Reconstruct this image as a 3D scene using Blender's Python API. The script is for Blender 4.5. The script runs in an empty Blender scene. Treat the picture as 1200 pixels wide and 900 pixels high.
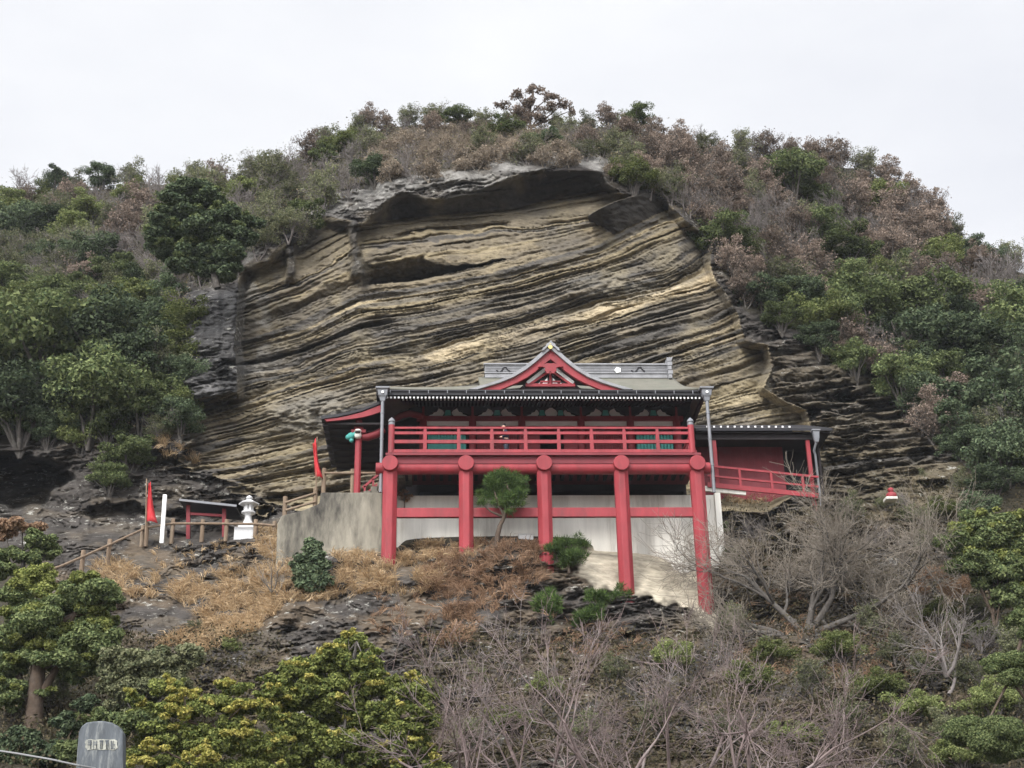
import bpy, math, random
import numpy as np
from mathutils import Vector, Matrix

# ------------------------------------------------------------------ camera, sky, sun, exposure
SC = bpy.context.scene
COL = SC.collection
FPX = 1648.0                                   # focal length in pixels of the 1200 px wide photograph
_Z = Vector((-70, 3702, -1648)).normalized()   # the place's up / along-facade axes, in camera axes
_X = Vector((35361, -65, -1648)).normalized()
_Y = _Z.cross(_X)
ROT = Matrix((_X, _Y, _Z))
CAM = Vector((0, 0, 1.6))
cd = bpy.data.cameras.new('camera')
cd.sensor_width = 36.0
cd.lens = 36.0 * FPX / 1200.0
cd.clip_end = 5000
cam = bpy.data.objects.new('camera', cd)
cam.matrix_world = Matrix.Translation(CAM) @ ROT.to_4x4()
COL.objects.link(cam)
SC.camera = cam

SUN_DIR = Vector((-0.42, -0.80, 0.70)).normalized()
sun_el = math.asin(SUN_DIR.z)
sun_az = math.atan2(SUN_DIR.x, SUN_DIR.y)
w = bpy.data.worlds.new('World')
SC.world = w
w.use_nodes = True
nt = w.node_tree
nt.nodes.clear()
N = nt.nodes.new
out = N('ShaderNodeOutputWorld'); bg = N('ShaderNodeBackground')
sky = N('ShaderNodeTexSky'); sky.sky_type = 'NISHITA'; sky.sun_disc = False
sky.sun_elevation = sun_el; sky.sun_rotation = sun_az
tc = N('ShaderNodeTexCoord')
mp = N('ShaderNodeMapping'); mp.inputs['Scale'].default_value = (1.3, 1.3, 3.4)
nz = N('ShaderNodeTexNoise'); nz.inputs['Scale'].default_value = 1.7; nz.inputs['Detail'].default_value = 7; nz.inputs['Roughness'].default_value = .55
rp = N('ShaderNodeValToRGB')
rp.color_ramp.elements[0].position = .33; rp.color_ramp.elements[0].color = (5.9, 6.0, 6.35, 1)
rp.color_ramp.elements[1].position = .62; rp.color_ramp.elements[1].color = (6.9, 6.95, 7.1, 1)
# cloud cover glows towards the hidden sun
dt = N('ShaderNodeVectorMath'); dt.operation = 'DOT_PRODUCT'; dt.inputs[1].default_value = SUN_DIR
mx0 = N('ShaderNodeMath'); mx0.operation = 'MAXIMUM'; mx0.inputs[1].default_value = 0
pw = N('ShaderNodeMath'); pw.operation = 'POWER'; pw.inputs[1].default_value = 2.0
gl = N('ShaderNodeMath'); gl.operation = 'MULTIPLY_ADD'; gl.inputs[1].default_value = 3.6; gl.inputs[2].default_value = 0.0
cm = N('ShaderNodeVectorMath'); cm.operation = 'SCALE'
mix = N('ShaderNodeMix'); mix.data_type = 'RGBA'; mix.inputs['Factor'].default_value = .94
L = nt.links.new
L(tc.outputs['Generated'], mp.inputs['Vector']); L(mp.outputs['Vector'], nz.inputs['Vector']); L(nz.outputs['Fac'], rp.inputs['Fac'])
L(tc.outputs['Generated'], dt.inputs[0]); L(dt.outputs['Value'], mx0.inputs[0]); L(mx0.outputs[0], pw.inputs[0]); L(pw.outputs[0], gl.inputs[0])
sx = N('ShaderNodeSeparateXYZ'); L(tc.outputs['Generated'], sx.inputs[0])
hr = N('ShaderNodeMapRange'); hr.inputs[1].default_value = 0; hr.inputs[2].default_value = .42; hr.inputs[3].default_value = .32; hr.inputs[4].default_value = 1.0; L(sx.outputs['Z'], hr.inputs[0])   # overcast: dim towards the horizon
zr = N('ShaderNodeMapRange'); zr.inputs[1].default_value = .7; zr.inputs[2].default_value = 1; zr.inputs[3].default_value = 1; zr.inputs[4].default_value = 1.5; L(sx.outputs['Z'], zr.inputs[0])
h1 = N('ShaderNodeMath'); h1.operation = 'MULTIPLY'; L(hr.outputs[0], h1.inputs[0]); L(zr.outputs[0], h1.inputs[1])
h2 = N('ShaderNodeMath'); h2.operation = 'ADD'; L(h1.outputs[0], h2.inputs[0]); L(gl.outputs[0], h2.inputs[1])
L(rp.outputs['Color'], cm.inputs[0]); L(h2.outputs[0], cm.inputs['Scale'])
L(sky.outputs['Color'], mix.inputs[6]); L(cm.outputs['Vector'], mix.inputs[7])
L(mix.outputs[2], bg.inputs['Color']); bg.inputs['Strength'].default_value = 0.1
L(bg.outputs[0], out.inputs['Surface'])

sl = bpy.data.lights.new('sun', 'SUN'); sl.energy = 1.5; sl.angle = math.radians(11); sl.color = (1, .965, .915)
so = bpy.data.objects.new('sun', sl); so.rotation_euler = SUN_DIR.to_track_quat('Z', 'Y').to_euler(); COL.objects.link(so)
SC.view_settings.view_transform = 'Standard'; SC.view_settings.look = 'None'
SC.view_settings.exposure = 0.60; SC.view_settings.gamma = 1.0
SC.render.engine = 'CYCLES'
SC.cycles.max_bounces = 5; SC.cycles.diffuse_bounces = 3; SC.cycles.glossy_bounces = 2
SC.cycles.transmission_bounces = 2; SC.cycles.transparent_max_bounces = 4
SC.cycles.use_denoising = True

# ------------------------------------------------------------------ helpers
def ray(u, v):
    return ROT @ Vector(((u - 600) / FPX, -(v - 450) / FPX, -1))
def W(u, v, Y):
    d = ray(u, v)
    return CAM + d * (Y / d.y)
RN = np.array([list(r) for r in ROT])
def Wn(u, v, Y):
    d = np.stack([(u - 600) / FPX, -(v - 450) / FPX, -np.ones_like(u)], -1) @ RN.T
    return np.array(CAM) + d * (Y / d[..., 1])[..., None]

def tag(o, label=None, cat=None, group=None, kind=None):
    if label: o['label'] = label
    if cat: o['category'] = cat
    if group: o['group'] = group
    if kind: o['kind'] = kind
    return o
def empty(name, loc=(0, 0, 0), rz=0):
    o = bpy.data.objects.new(name, None); o.empty_display_size = .3
    o.location = loc; o.rotation_euler = (0, 0, rz); COL.objects.link(o)
    return o
def mesh_np(name, V, F, mats, parent=None, smooth=False, loc=None):
    """V (n,3), F (m,k) one polygon size"""
    me = bpy.data.meshes.new(name)
    V = np.asarray(V, np.float32); F = np.asarray(F, np.int32); m, k = F.shape
    me.vertices.add(len(V)); me.vertices.foreach_set('co', V.ravel())
    me.loops.add(m * k); me.loops.foreach_set('vertex_index', F.ravel())
    me.polygons.add(m); me.polygons.foreach_set('loop_start', np.arange(m, dtype=np.int32) * k)
    if smooth: me.polygons.foreach_set('use_smooth', np.ones(m, bool))
    me.update(calc_edges=True)
    for mt in (mats if isinstance(mats, (list, tuple)) else [mats]): me.materials.append(mt)
    o = bpy.data.objects.new(name, me); COL.objects.link(o)
    if parent: o.parent = parent
    if loc is not None: o.location = loc
    return o
class MB:
    """collects shapes in world axes; build() links them as one mesh under a parent (whose rotation is zero)"""
    def __init__(s): s.v = []; s.f = []
    def raw(s, vs, fs):
        n = len(s.v); s.v += [tuple(p) for p in vs]; s.f += [tuple(n + i for i in f) for f in fs]; return s
    def box(s, x0, x1, y0, y1, z0, z1):
        vs = [(x, y, z) for z in (z0, z1) for y in (y0, y1) for x in (x0, x1)]
        return s.raw(vs, [(0, 2, 3, 1), (4, 5, 7, 6), (0, 1, 5, 4), (2, 6, 7, 3), (0, 4, 6, 2), (1, 3, 7, 5)])
    def bar(s, a, b, wx, wz):
        """rectangular bar from a to b: wx across, wz high"""
        a = Vector(a); b = Vector(b); d = (b - a).normalized()
        up = Vector((0, 0, 1)) if abs(d.z) < .95 else Vector((0, 1, 0))
        r = d.cross(up).normalized(); u2 = r.cross(d)
        vs = []
        for p in (a, b):
            for i, j in ((-1, -1), (1, -1), (1, 1), (-1, 1)): vs.append(p + r * wx / 2 * i + u2 * wz / 2 * j)
        return s.raw(vs, [(3, 2, 1, 0), (4, 5, 6, 7), (0, 1, 5, 4), (1, 2, 6, 5), (2, 3, 7, 6), (3, 0, 4, 7)])
    def tube(s, pts, rad, n=10, caps=True):
        pts = [Vector(p) for p in pts]; rad = rad if isinstance(rad, (list, tuple)) else [rad] * len(pts)
        vs = []; fs = []
        ref = None
        for i, p in enumerate(pts):
            d = (pts[min(i + 1, len(pts) - 1)] - pts[max(i - 1, 0)]).normalized()
            if ref is None: ref = d.cross(Vector((0, 0, 1)) if abs(d.z) < .9 else Vector((0, 1, 0))).normalized()
            e1 = (ref - d * ref.dot(d)).normalized(); e2 = d.cross(e1); ref = e1
            for k in range(n):
                a = 2 * math.pi * (k + .5) / n
                vs.append(p + (e1 * math.cos(a) + e2 * math.sin(a)) * rad[i])
        for i in range(len(pts) - 1):
            for k in range(n):
                k2 = (k + 1) % n
                fs.append((i * n + k, i * n + k2, (i + 1) * n + k2, (i + 1) * n + k))
        if caps:
            fs.append(tuple(range(n - 1, -1, -1))); fs.append(tuple((len(pts) - 1) * n + k for k in range(n)))
        return s.raw(vs, fs)
    def prism(s, outline, y0, y1):
        """outline [(x,z)] extruded along y"""
        n = len(outline)
        vs = [(x, y0, z) for x, z in outline] + [(x, y1, z) for x, z in outline]
        fs = [tuple(range(n)), tuple(range(2 * n - 1, n - 1, -1))]
        fs += [(i, n + i, n + (i + 1) % n, (i + 1) % n) for i in range(n)]
        return s.raw(vs, fs)
    def lathe(s, c, prof, n=16):
        vs = []; fs = []
        for r, z in prof:
            for k in range(n):
                a = 2 * math.pi * k / n; vs.append((c[0] + r * math.cos(a), c[1] + r * math.sin(a), c[2] + z))
        for i in range(len(prof) - 1):
            for k in range(n):
                k2 = (k + 1) % n; fs.append((i * n + k, i * n + k2, (i + 1) * n + k2, (i + 1) * n + k))
        fs.append(tuple(range(n - 1, -1, -1))); fs.append(tuple((len(prof) - 1) * n + k for k in range(n)))
        return s.raw(vs, fs)
    def build(s, name, mat, parent=None, smooth=None, bevel=0, label=None):
        me = bpy.data.meshes.new(name)
        off = parent_loc(parent)
        me.from_pydata([(p[0] - off[0], p[1] - off[1], p[2] - off[2]) for p in s.v], [], s.f)
        import bmesh
        bm = bmesh.new(); bm.from_mesh(me); bmesh.ops.recalc_face_normals(bm, faces=bm.faces); bm.to_mesh(me); bm.free()
        me.materials.append(mat)
        o = bpy.data.objects.new(name, me); COL.objects.link(o)
        if parent: o.parent = parent
        if smooth is not None:
            me.polygons.foreach_set('use_smooth', np.ones(len(me.polygons), bool))
            me.set_sharp_from_angle(angle=math.radians(smooth))
        if bevel:
            b = o.modifiers.new('bevel', 'BEVEL'); b.width = bevel; b.segments = 2; b.limit_method = 'ANGLE'
        if label: o['label'] = label
        return o
def parent_loc(p):
    o = Vector((0, 0, 0))
    while p is not None: o += p.location; p = p.parent
    return o

# ------------------------------------------------------------------ materials
def node_mat(name):
    m = bpy.data.materials.new(name); m.use_nodes = True
    t = m.node_tree; b = t.nodes['Principled BSDF']
    b.inputs['Specular IOR Level'].default_value = .25
    return m, t, b
def weathered(name, col, rough=.6, var=.22, scale=2.0, dirt=None, dirt_amt=.35, bump=.15, stretch=(1, 1, 1), spec=.25, metal=0):
    """a painted / stone / metal surface: base colour with two scales of mottling and patchy dirt"""
    m, t, b = node_mat(name); n = t.nodes.new; l = t.links.new
    g = n('ShaderNodeTexCoord'); mp = n('ShaderNodeMapping'); mp.inputs['Scale'].default_value = stretch
    l(g.outputs['Object'], mp.inputs['Vector'])
    a = n('ShaderNodeTexNoise'); a.inputs['Scale'].default_value = scale; a.inputs['Detail'].default_value = 8; a.inputs['Roughness'].default_value = .65
    l(mp.outputs[0], a.inputs['Vector'])
    r = n('ShaderNodeMapRange'); r.inputs[1].default_value = .3; r.inputs[2].default_value = .7; r.inputs[3].default_value = 1 - var; r.inputs[4].default_value = 1 + var
    l(a.outputs['Fac'], r.inputs[0])
    sc = n('ShaderNodeVectorMath'); sc.operation = 'SCALE'; sc.inputs[0].default_value = col; l(r.outputs[0], sc.inputs['Scale'])
    last = sc.outputs['Vector']
    if dirt:
        d = n('ShaderNodeTexNoise'); d.inputs['Scale'].default_value = scale * .55; d.inputs['Detail'].default_value = 9; d.inputs['Roughness'].default_value = .7
        l(mp.outputs[0], d.inputs['Vector'])
        rr = n('ShaderNodeMapRange'); rr.inputs[1].default_value = .5; rr.inputs[2].default_value = .68; rr.inputs[4].default_value = dirt_amt
        l(d.outputs['Fac'], rr.inputs[0])
        x = n('ShaderNodeMix'); x.data_type = 'RGBA'; l(rr.outputs[0], x.inputs['Factor']); l(last, x.inputs[6]); x.inputs[7].default_value = (*dirt, 1)
        last = x.outputs[2]
    l(last, b.inputs['Base Color'])
    b.inputs['Roughness'].default_value = rough; b.inputs['Specular IOR Level'].default_value = spec; b.inputs['Metallic'].default_value = metal
    if bump:
        bp = n('ShaderNodeBump'); bp.inputs['Strength'].default_value = bump; bp.inputs['Distance'].default_value = .05
        l(a.outputs['Fac'], bp.inputs['Height']); l(bp.outputs[0], b.inputs['Normal'])
    return m
def leaf_mat(name, c0, c1, trans=.25, objvar=.35):
    m = bpy.data.materials.new(name); m.use_nodes = True; t = m.node_tree; t.nodes.clear(); n = t.nodes.new; l = t.links.new
    o = n('ShaderNodeOutputMaterial'); g = n('ShaderNodeNewGeometry'); oi = n('ShaderNodeObjectInfo')
    r = n('ShaderNodeValToRGB'); r.color_ramp.elements[0].color = (*c0, 1); r.color_ramp.elements[1].color = (*c1, 1)
    l(g.outputs['Random Per Island'], r.inputs['Fac'])
    mr = n('ShaderNodeMapRange'); mr.inputs[3].default_value = 1 - objvar; mr.inputs[4].default_value = 1 + objvar
    l(oi.outputs['Random'], mr.inputs[0])
    s = n('ShaderNodeVectorMath'); s.operation = 'SCALE'; l(r.outputs[0], s.inputs[0]); l(mr.outputs[0], s.inputs['Scale'])
    d = n('ShaderNodeBsdfDiffuse'); tr = n('ShaderNodeBsdfTranslucent'); mx = n('ShaderNodeMixShader'); mx.inputs[0].default_value = trans
    l(s.outputs[0], d.inputs[0]); l(s.outputs[0], tr.inputs[0]); l(d.outputs[0], mx.inputs[1]); l(tr.outputs[0], mx.inputs[2]); l(mx.outputs[0], o.inputs[0])
    return m

M = {}
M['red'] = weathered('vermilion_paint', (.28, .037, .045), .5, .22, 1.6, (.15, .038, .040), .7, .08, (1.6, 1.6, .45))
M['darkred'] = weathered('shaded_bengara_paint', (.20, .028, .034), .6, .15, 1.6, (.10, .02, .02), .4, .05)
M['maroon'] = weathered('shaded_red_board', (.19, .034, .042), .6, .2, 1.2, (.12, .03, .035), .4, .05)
M['white'] = weathered('white_plaster', (.86, .86, .84), .8, .05, 1.5, (.55, .53, .5), .3, .05)
M['wall'] = weathered('pale_cement_wall', (.70, .68, .62), .85, .16, .9, (.30, .275, .23), .75, .12, (2.0, 2.0, .22))
M['concrete'] = weathered('stained_concrete', (.205, .188, .15), .9, .7, .7, (.03, .028, .026), 1.0, .25, (1.5, 1.5, .4))
M['darkwood'] = weathered('dark_timber', (.022, .017, .018), .7, .3, 3, None, 0, .1)
M['roof'] = weathered('copper_sheet_roof', (.145, .138, .11), .6, .2, 2, (.10, .12, .09), .5, .1)
M['ridge'] = weathered('grey_ridge_tiles', (.26, .26, .27), .6, .2, 3, (.14, .14, .14), .5, .15)
M['fascia'] = weathered('black_fascia', (.020, .019, .022), .5, .2, 2, None, 0, .05)
M['teal'] = weathered('green_lattice_paint', (.075, .34, .30), .5, .2, 3, None, 0, .05)
M['gold'] = weathered('gilt_fitting', (.7, .55, .18), .4, .1, 3, None, 0, 0, metal=.4)
M['pipe'] = weathered('grey_downpipe', (.17, .175, .19), .45, .15, 3, (.16, .13, .11), .5, .05, spec=.5)
M['log'] = weathered('weathered_log', (.20, .145, .10), .9, .3, 6, (.30, .26, .2), .4, .3, (1, 1, .2))
M['stone'] = weathered('pale_lantern_granite', (.58, .58, .58), .8, .1, 6, (.5, .5, .48), .4, .1)
M['slab'] = weathered('old_monument_stone', (.10, .11, .12), .9, .35, 2.6, (.34, .35, .33), .85, .5, (2.6, 2.6, .55))
M['flag'] = weathered('red_banner_cloth', (.48, .03, .036), .8, .1, 4, (.7, .2, .18), .3, .1)
M['bark'] = weathered('grey_bark', (.085, .075, .066), .95, .3, 8, (.25, .24, .22), .4, .3)
M['barkbrown'] = weathered('brown_bark', (.085, .062, .046), .95, .3, 8, (.15, .13, .11), .4, .3)
M['twig'] = weathered('pale_grey_twigs', (.17, .15, .14), .95, .25, 2)
M['cherry'] = weathered('cherry_twigs', (.185, .140, .132), .9, .5, 1.0, (.46, .43, .41), .5, .2)
M['thintwig'] = weathered('tan_twigs', (.215, .185, .15), .95, .25, 2)
M['skin'] = weathered('skin', (.55, .34, .25), .6, .03, 5, None, 0, 0)
M['jacket'] = weathered('dark_jacket', (.018, .02, .035), .8, .1, 5, None, 0, 0)
M['jeans'] = weathered('grey_trousers', (.05, .055, .075), .8, .1, 5, None, 0, 0)
M['hair'] = weathered('black_hair', (.012, .010, .010), .5, .1, 5, None, 0, 0)
M['shoe'] = weathered('white_shoe', (.7, .7, .7), .6, .05, 5, None, 0, 0)
M['cable'] = weathered('pale_cable', (.24, .24, .24), .5, .05, 5, None, 0, 0)
M['leafgrey'] = leaf_mat('greygreen_leaf', (0.070, 0.085, 0.047), (0.233, 0.233, 0.132))
M['leafolive'] = leaf_mat('olive_leaf', (0.072, 0.098, 0.033), (0.221, 0.240, 0.098))
M['leafdark'] = leaf_mat('dark_evergreen_leaf', (0.034, 0.053, 0.032), (0.133, 0.164, 0.090), .15)
M['leafmid'] = leaf_mat('mid_green_leaf', (0.045, 0.067, 0.031), (0.183, 0.211, 0.090), .2)
M['leafbrown'] = leaf_mat('russet_leaf', (0.110, 0.086, 0.068), (0.330, 0.259, 0.209))
M['leafmidlime'] = leaf_mat('glossy_green_leaf', (.055, .080, .026), (.27, .29, .09), .2, .1)
M['leafyellow'] = leaf_mat('yellow_leaf', (.13, .15, .035), (.50, .43, .13), .25, .1)
M['leaflime'] = leaf_mat('lime_leaf', (0.075, 0.103, 0.030), (0.312, 0.325, 0.106), .25, .15)
M['needle'] = leaf_mat('pine_needle', (0.030, 0.057, 0.021), (0.120, 0.173, 0.053), .15, .1)
M['dry'] = leaf_mat('dry_grass_blade', (.30, .21, .12), (.75, .57, .36), .3, .1)
M['drylight'] = leaf_mat('dry_shrub_leaf', (.17, .135, .10), (.42, .35, .27), .3, .15)
M['dryred'] = leaf_mat('dry_fern_frond', (.17, .105, .07), (.50, .34, .22), .3, .1)

# ------------------------------------------------------------------ noise
_R = np.random.RandomState(7); _T = _R.rand(512, 512)
def vnoise(x, y):
    xi = np.floor(x).astype(int); yi = np.floor(y).astype(int); fx = x - xi; fy = y - yi
    fx = fx * fx * (3 - 2 * fx); fy = fy * fy * (3 - 2 * fy)
    a = _T[xi % 512, yi % 512]; b = _T[(xi + 1) % 512, yi % 512]; c = _T[xi % 512, (yi + 1) % 512]; d = _T[(xi + 1) % 512, (yi + 1) % 512]
    return (a * (1 - fx) + b * fx) * (1 - fy) + (c * (1 - fx) + d * fx) * fy
def fbm(x, y, o=4, g=.5):
    s = 0; a = 1; t = 0
    for i in range(o):
        s = s + a * vnoise(x * 2 ** i + 17.3 * i, y * 2 ** i + 9.1 * i); t += a; a *= g
    return s / t
def sst(a, b, x):
    t = np.clip((x - a) / (b - a), 0, 1); return t * t * (3 - 2 * t)
def pip(u, v, poly):
    ins = np.zeros(u.shape, bool); n = len(poly)
    for i in range(n):
        x0, y0 = poly[i]; x1, y1 = poly[(i + 1) % n]
        if y0 == y1: continue
        c = ((y0 > v) != (y1 > v)) & (u < (x1 - x0) * (v - y0) / (y1 - y0) + x0)
        ins ^= c
    return ins
def pdist(u, v, poly, closed=True):
    d = np.full(u.shape, 1e9); n = len(poly)
    for i in range(n if closed else n - 1):
        x0, y0 = poly[i]; x1, y1 = poly[(i + 1) % n]; dx, dy = x1 - x0, y1 - y0
        t = np.clip(((u - x0) * dx + (v - y0) * dy) / (dx * dx + dy * dy), 0, 1)
        d = np.minimum(d, np.hypot(u - x0 - t * dx, v - y0 - t * dy))
    return d

# ------------------------------------------------------------------ terrain: how far away the hillside is along each line of sight
PROF = {
 -300: [(215,140),(260,118),(310,100),(360,88),(410,79),(460,73),(510,69),(560,67),(610,64),(650,58),(700,52),(800,45),(900,38),(1000,31),(1200,20)],
 0:    [(205,132),(250,113),(300,98),(350,87),(400,79),(450,73),(500,69),(550,67),(600,65),(650,59),(700,53),(800,45),(900,38),(1000,31),(1200,20)],
 150:  [(205,118),(250,102),(300,89),(350,79),(400,73),(450,69.5),(500,67.5),(550,66.5),(600,65),(634,62),(660,60),(700,55),(800,46),(900,39),(1000,32),(1200,21)],
 300:  [(180,104),(200,97),(230,86),(260,77),(290,71),(350,68.5),(450,67),(550,66),(600,65),(624,62),(650,59.5),(700,55.5),(800,46.5),(900,39.5),(1000,32),(1200,21)],
 336:  [(170,103),(190,96),(215,85),(245,76),(275,70.5),(330,68.5),(450,67),(550,66.5),(600,65),(622,62),(640,57.6),(655,55.8),(700,53.4),(800,46.3),(900,39.5),(1000,32),(1200,21)],
 450:  [(130,98),(180,80),(210,71.3),(250,69.5),(300,68.5),(400,67),(500,66.3),(578,66),(592,58.6),(646,57.7),(650,55.6),(700,53),(800,46.5),(900,40),(1000,33),(1200,22)],
 600:  [(130,96),(160,82),(180,73.5),(200,70.5),(300,68.5),(400,67),(500,66.3),(578,66),(592,58.6),(628,57.6),(633,55.5),(641,54.85),(700,52.8),(800,46.5),(900,40),(1000,33),(1200,22)],
 700:  [(120,98),(160,83),(180,74.5),(200,71),(300,68.5),(400,67),(500,66.3),(578,66),(592,58.6),(645,57.6),(652,56.6),(660,55.6),(690,54.9),(730,53),(800,47.5),(900,40),(1000,33),(1200,22)],
 800:  [(135,100),(180,87),(220,76),(260,71),(300,69.5),(400,67.3),(500,66.3),(578,66),(592,58.6),(668,57.7),(680,57),(708,55.3),(740,53),(800,48),(900,40),(1000,33),(1200,22)],
 850:  [(150,100),(200,87),(250,79),(300,74),(340,70.5),(400,67.6),(500,66.5),(560,66),(576,60.2),(590,59.2),(650,57.8),(720,55.2),(800,48.5),(900,41),(1000,33),(1200,22)],
 950:  [(170,100),(200,94),(250,87),(300,80.5),(350,75),(400,70),(440,68),(500,66),(545,65),(572,62.5),(584,59.7),(600,59.2),(650,58),(720,55),(800,48.5),(900,41),(1000,33),(1200,22)],
 1050: [(190,101),(250,92),(300,86),(350,80),(400,75),(450,71),(500,68),(550,65.5),(600,62.5),(650,59),(720,55),(800,48.5),(900,41),(1000,33),(1200,22)],
 1200: [(290,92),(350,82),(400,76),(450,71.5),(500,68),(550,65),(600,62),(650,58),(720,53),(800,47),(900,40),(1000,32),(1200,21)],
 1500: [(400,92),(450,84),(500,77),(550,71),(600,66),(650,61),(720,55),(800,48),(900,40),(1000,32),(1200,21)],
}
PU = sorted(PROF)
def hillY(u, v):
    u = np.asarray(u, float); v = np.asarray(v, float)
    cols = [np.interp(v, [p[0] for p in PROF[k]], [p[1] for p in PROF[k]]) for k in PU]
    r = np.zeros(np.broadcast(u, v).shape); 
    for i in range(len(PU) - 1):
        a, b = PU[i], PU[i + 1]; m = (u >= a) & (u <= b)
        t = (u - a) / (b - a)
        r = np.where(m, cols[i] * (1 - t) + cols[i + 1] * t, r)
    return r
SKU = [-300, 0, 100, 200, 300, 350, 420, 480, 560, 640, 720, 780, 860, 950, 1000, 1050, 1080, 1110, 1132, 1160, 1200, 1500]
SKV = [240, 232, 226, 216, 206, 184, 152, 148, 148, 150, 150, 160, 180, 189, 200, 217, 236, 257, 286, 306, 322, 440]
SKU = np.array(SKU, float); SKV = np.array(SKV, float)
def skyv(u): return np.interp(u, SKU, SKV)

# bedding planes of the cliff, traced as heights at a few stations
ST_U = [150, 280, 350, 420, 500, 600, 700, 780, 830, 900, 1000, 1160]
BED = [  # (s, heights)
 (-4, [330, 250, 210, 190, 180, 170, 150, 130, 115, 80, 60, 40]),
 (0,  [400, 322, 294, 263, 256, 246, 226, 206, 190, 150, 130, 110]),
 (1,  [420, 346, 327, 284, 268, 260, 255, 232, 212, 180, 160, 140]),
 (2,  [440, 388, 372, 340, 330, 307, 277, 241, 226, 200, 180, 165]),
 (2.3,[450, 400, 384, 348, 338, 317, 288, 251, 236, 210, 190, 175]),
 (4,  [480, 428, 415, 386, 372, 350, 325, 298, 272, 235, 215, 200]),
 (5,  [510, 470, 446, 424, 410, 384, 352, 337, 306, 265, 250, 240]),
 (5.4,[520, 480, 456, 436, 424, 401, 373, 349, 334, 300, 280, 270]),
 (7,  [545, 520, 500, 480, 470, 445, 415, 393, 380, 345, 325, 310]),
 (8.5,[575, 560, 545, 530, 515, 485, 450, 425, 412, 390, 372, 360]),
 (10.5,[605, 600, 592, 580, 565, 540, 510, 490, 475, 455, 440, 425]),
 (16, [700, 695, 690, 680, 670, 650, 625, 605, 590, 575, 560, 540]),
]
def bed_s(u, v):
    hs = np.stack([np.interp(u, ST_U, b[1]) for b in BED], 0)
    ss = [b[0] for b in BED]
    s = np.full(u.shape, float(ss[0]))
    for i in range(len(ss) - 1):
        t = (v - hs[i]) / (hs[i + 1] - hs[i])
        m = t >= 0
        s = np.where(m, ss[i] + np.clip(t, 0, 1) * (ss[i + 1] - ss[i]), s)
    return s

FACE = [(278,330),(285,312),(312,305),(345,274),(380,253),(410,258),(425,262),(445,240),(462,228),(478,225),(500,232),(520,233),(560,222),(600,205),(640,198),(680,196),(706,201),(713,214),(728,226),(745,228),(770,224),(784,240),(800,256),(822,272),(832,292),(832,310),(838,330),(850,345),(866,372),(872,398),(900,405),(905,430),(895,455),(920,470),(945,480),(950,500),(960,560),(900,600),(500,600),(330,600),(215,545),(205,500),(222,468),(278,460),(276,400)]
NOSE_U = [689, 700, 720, 740, 770, 784]; NOSE_T = [252, 246, 237, 230, 223, 238]; NOSE_B = [257, 262, 276, 264, 251, 246]
LIPP = [(270,322),(272,300),(340,256),(380,230),(440,212),(520,203),(560,188),(600,174),(660,178),(690,172),(714,184),(712,204),(640,199),(560,223),(478,226),(445,241),(345,275)]
LICH = [ # rock outcrop beside and above the face
 [(215,345),(240,318),(275,300),(300,285),(340,258),(380,232),(440,214),(520,205),(560,190),(600,176),(660,180),(690,174),(712,186),(716,212),(735,220),(772,216),(800,250),(835,282),(845,320),(872,366),(905,378),(940,395),(965,425),(1000,436),(1062,478),(1112,492),(1128,530),(1150,590),(1080,610),(960,590),(900,440),(830,330),(780,260),(700,215),(600,210),(480,240),(350,285),(290,320),(282,470),(222,480),(212,420)],
 [(-60,520),(60,525),(130,505),(210,480),(240,520),(340,560),(380,575),(360,600),(330,612),(60,655),(-60,660)],
]
FRONT = [(60,640),(170,634),(330,622),(330,655),(450,650),(640,640),(700,700),(840,712),(840,560),(900,575),(1150,590),(1150,800),(1000,900),(500,900),(160,800),(60,700)]
MORTAR = [(690,640),(832,600),(838,705),(850,760),(800,715),(740,700),(700,690),(668,676)]

us = np.concatenate([np.arange(-300, 40, 9.0), np.arange(40, 1165, 1.5), np.arange(1165, 1501, 9.0)])
fr = np.concatenate([np.linspace(0, .965, 760, endpoint=False), np.linspace(.965, 1, 8)])
U = np.repeat(us[None, :], len(fr), 0)
# rows: even steps from the skyline to 905, then coarse to 1200
VS = skyv(us)[None, :] + (fnoise := (fbm(us / 24, us * 0 + 3.3, 3) - .5) * 16)[None, :]
f1 = np.clip(fr / .965, 0, 1)[:, None]; f2 = np.clip((fr - .965) / .035, 0, 1)[:, None]
V = VS + (905 - VS) * f1 + 295 * f2
Yh = hillY(U, V)
# smooth the interpolated hill a little so that control stations leave no creases
for _ in range(6):
    Yh[:, 1:-1] = (Yh[:, :-2] + 2 * Yh[:, 1:-1] + Yh[:, 2:]) / 4
wu = U + (fbm(U / 40, V / 40, 4) - .5) * 10; wv = V + (fbm(U / 30 + 50, V / 30, 4) - .5) * 8
crn = (1 - sst(340, 370, U)) * sst(490, 520, V)
fu = wu * .5 + U * .5 + crn * (fbm(U / 26 + 90, V / 12, 4) - .5) * 80; fv = wv * .5 + V * .5 + crn * (fbm(U / 22 + 60, V / 9 + 4, 4) - .5) * 46
inf = pip(fu, fv, FACE); df = pdist(fu, fv, FACE)
wid = np.interp(U, [200, 280, 345, 410, 440, 470, 600, 680, 712, 730, 780, 830, 870, 960], [10, 9, 20, 14, 14, 27, 40, 30, 14, 14, 24, 26, 20, 16])
s0 = bed_s(U, V)
sw = s0 + (fbm(U / 70, V / 26, 3) - .5) * .30 + (fbm(U / 9, V / 5, 3) - .5) * .06
rs = np.random.RandomState(21)
NS = 4000; SMIN, SMAX = -4, 16
prof = np.zeros(NS); lay = np.zeros(NS, int); lid = 0
s = SMIN; pos = 0; layers = []
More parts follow.
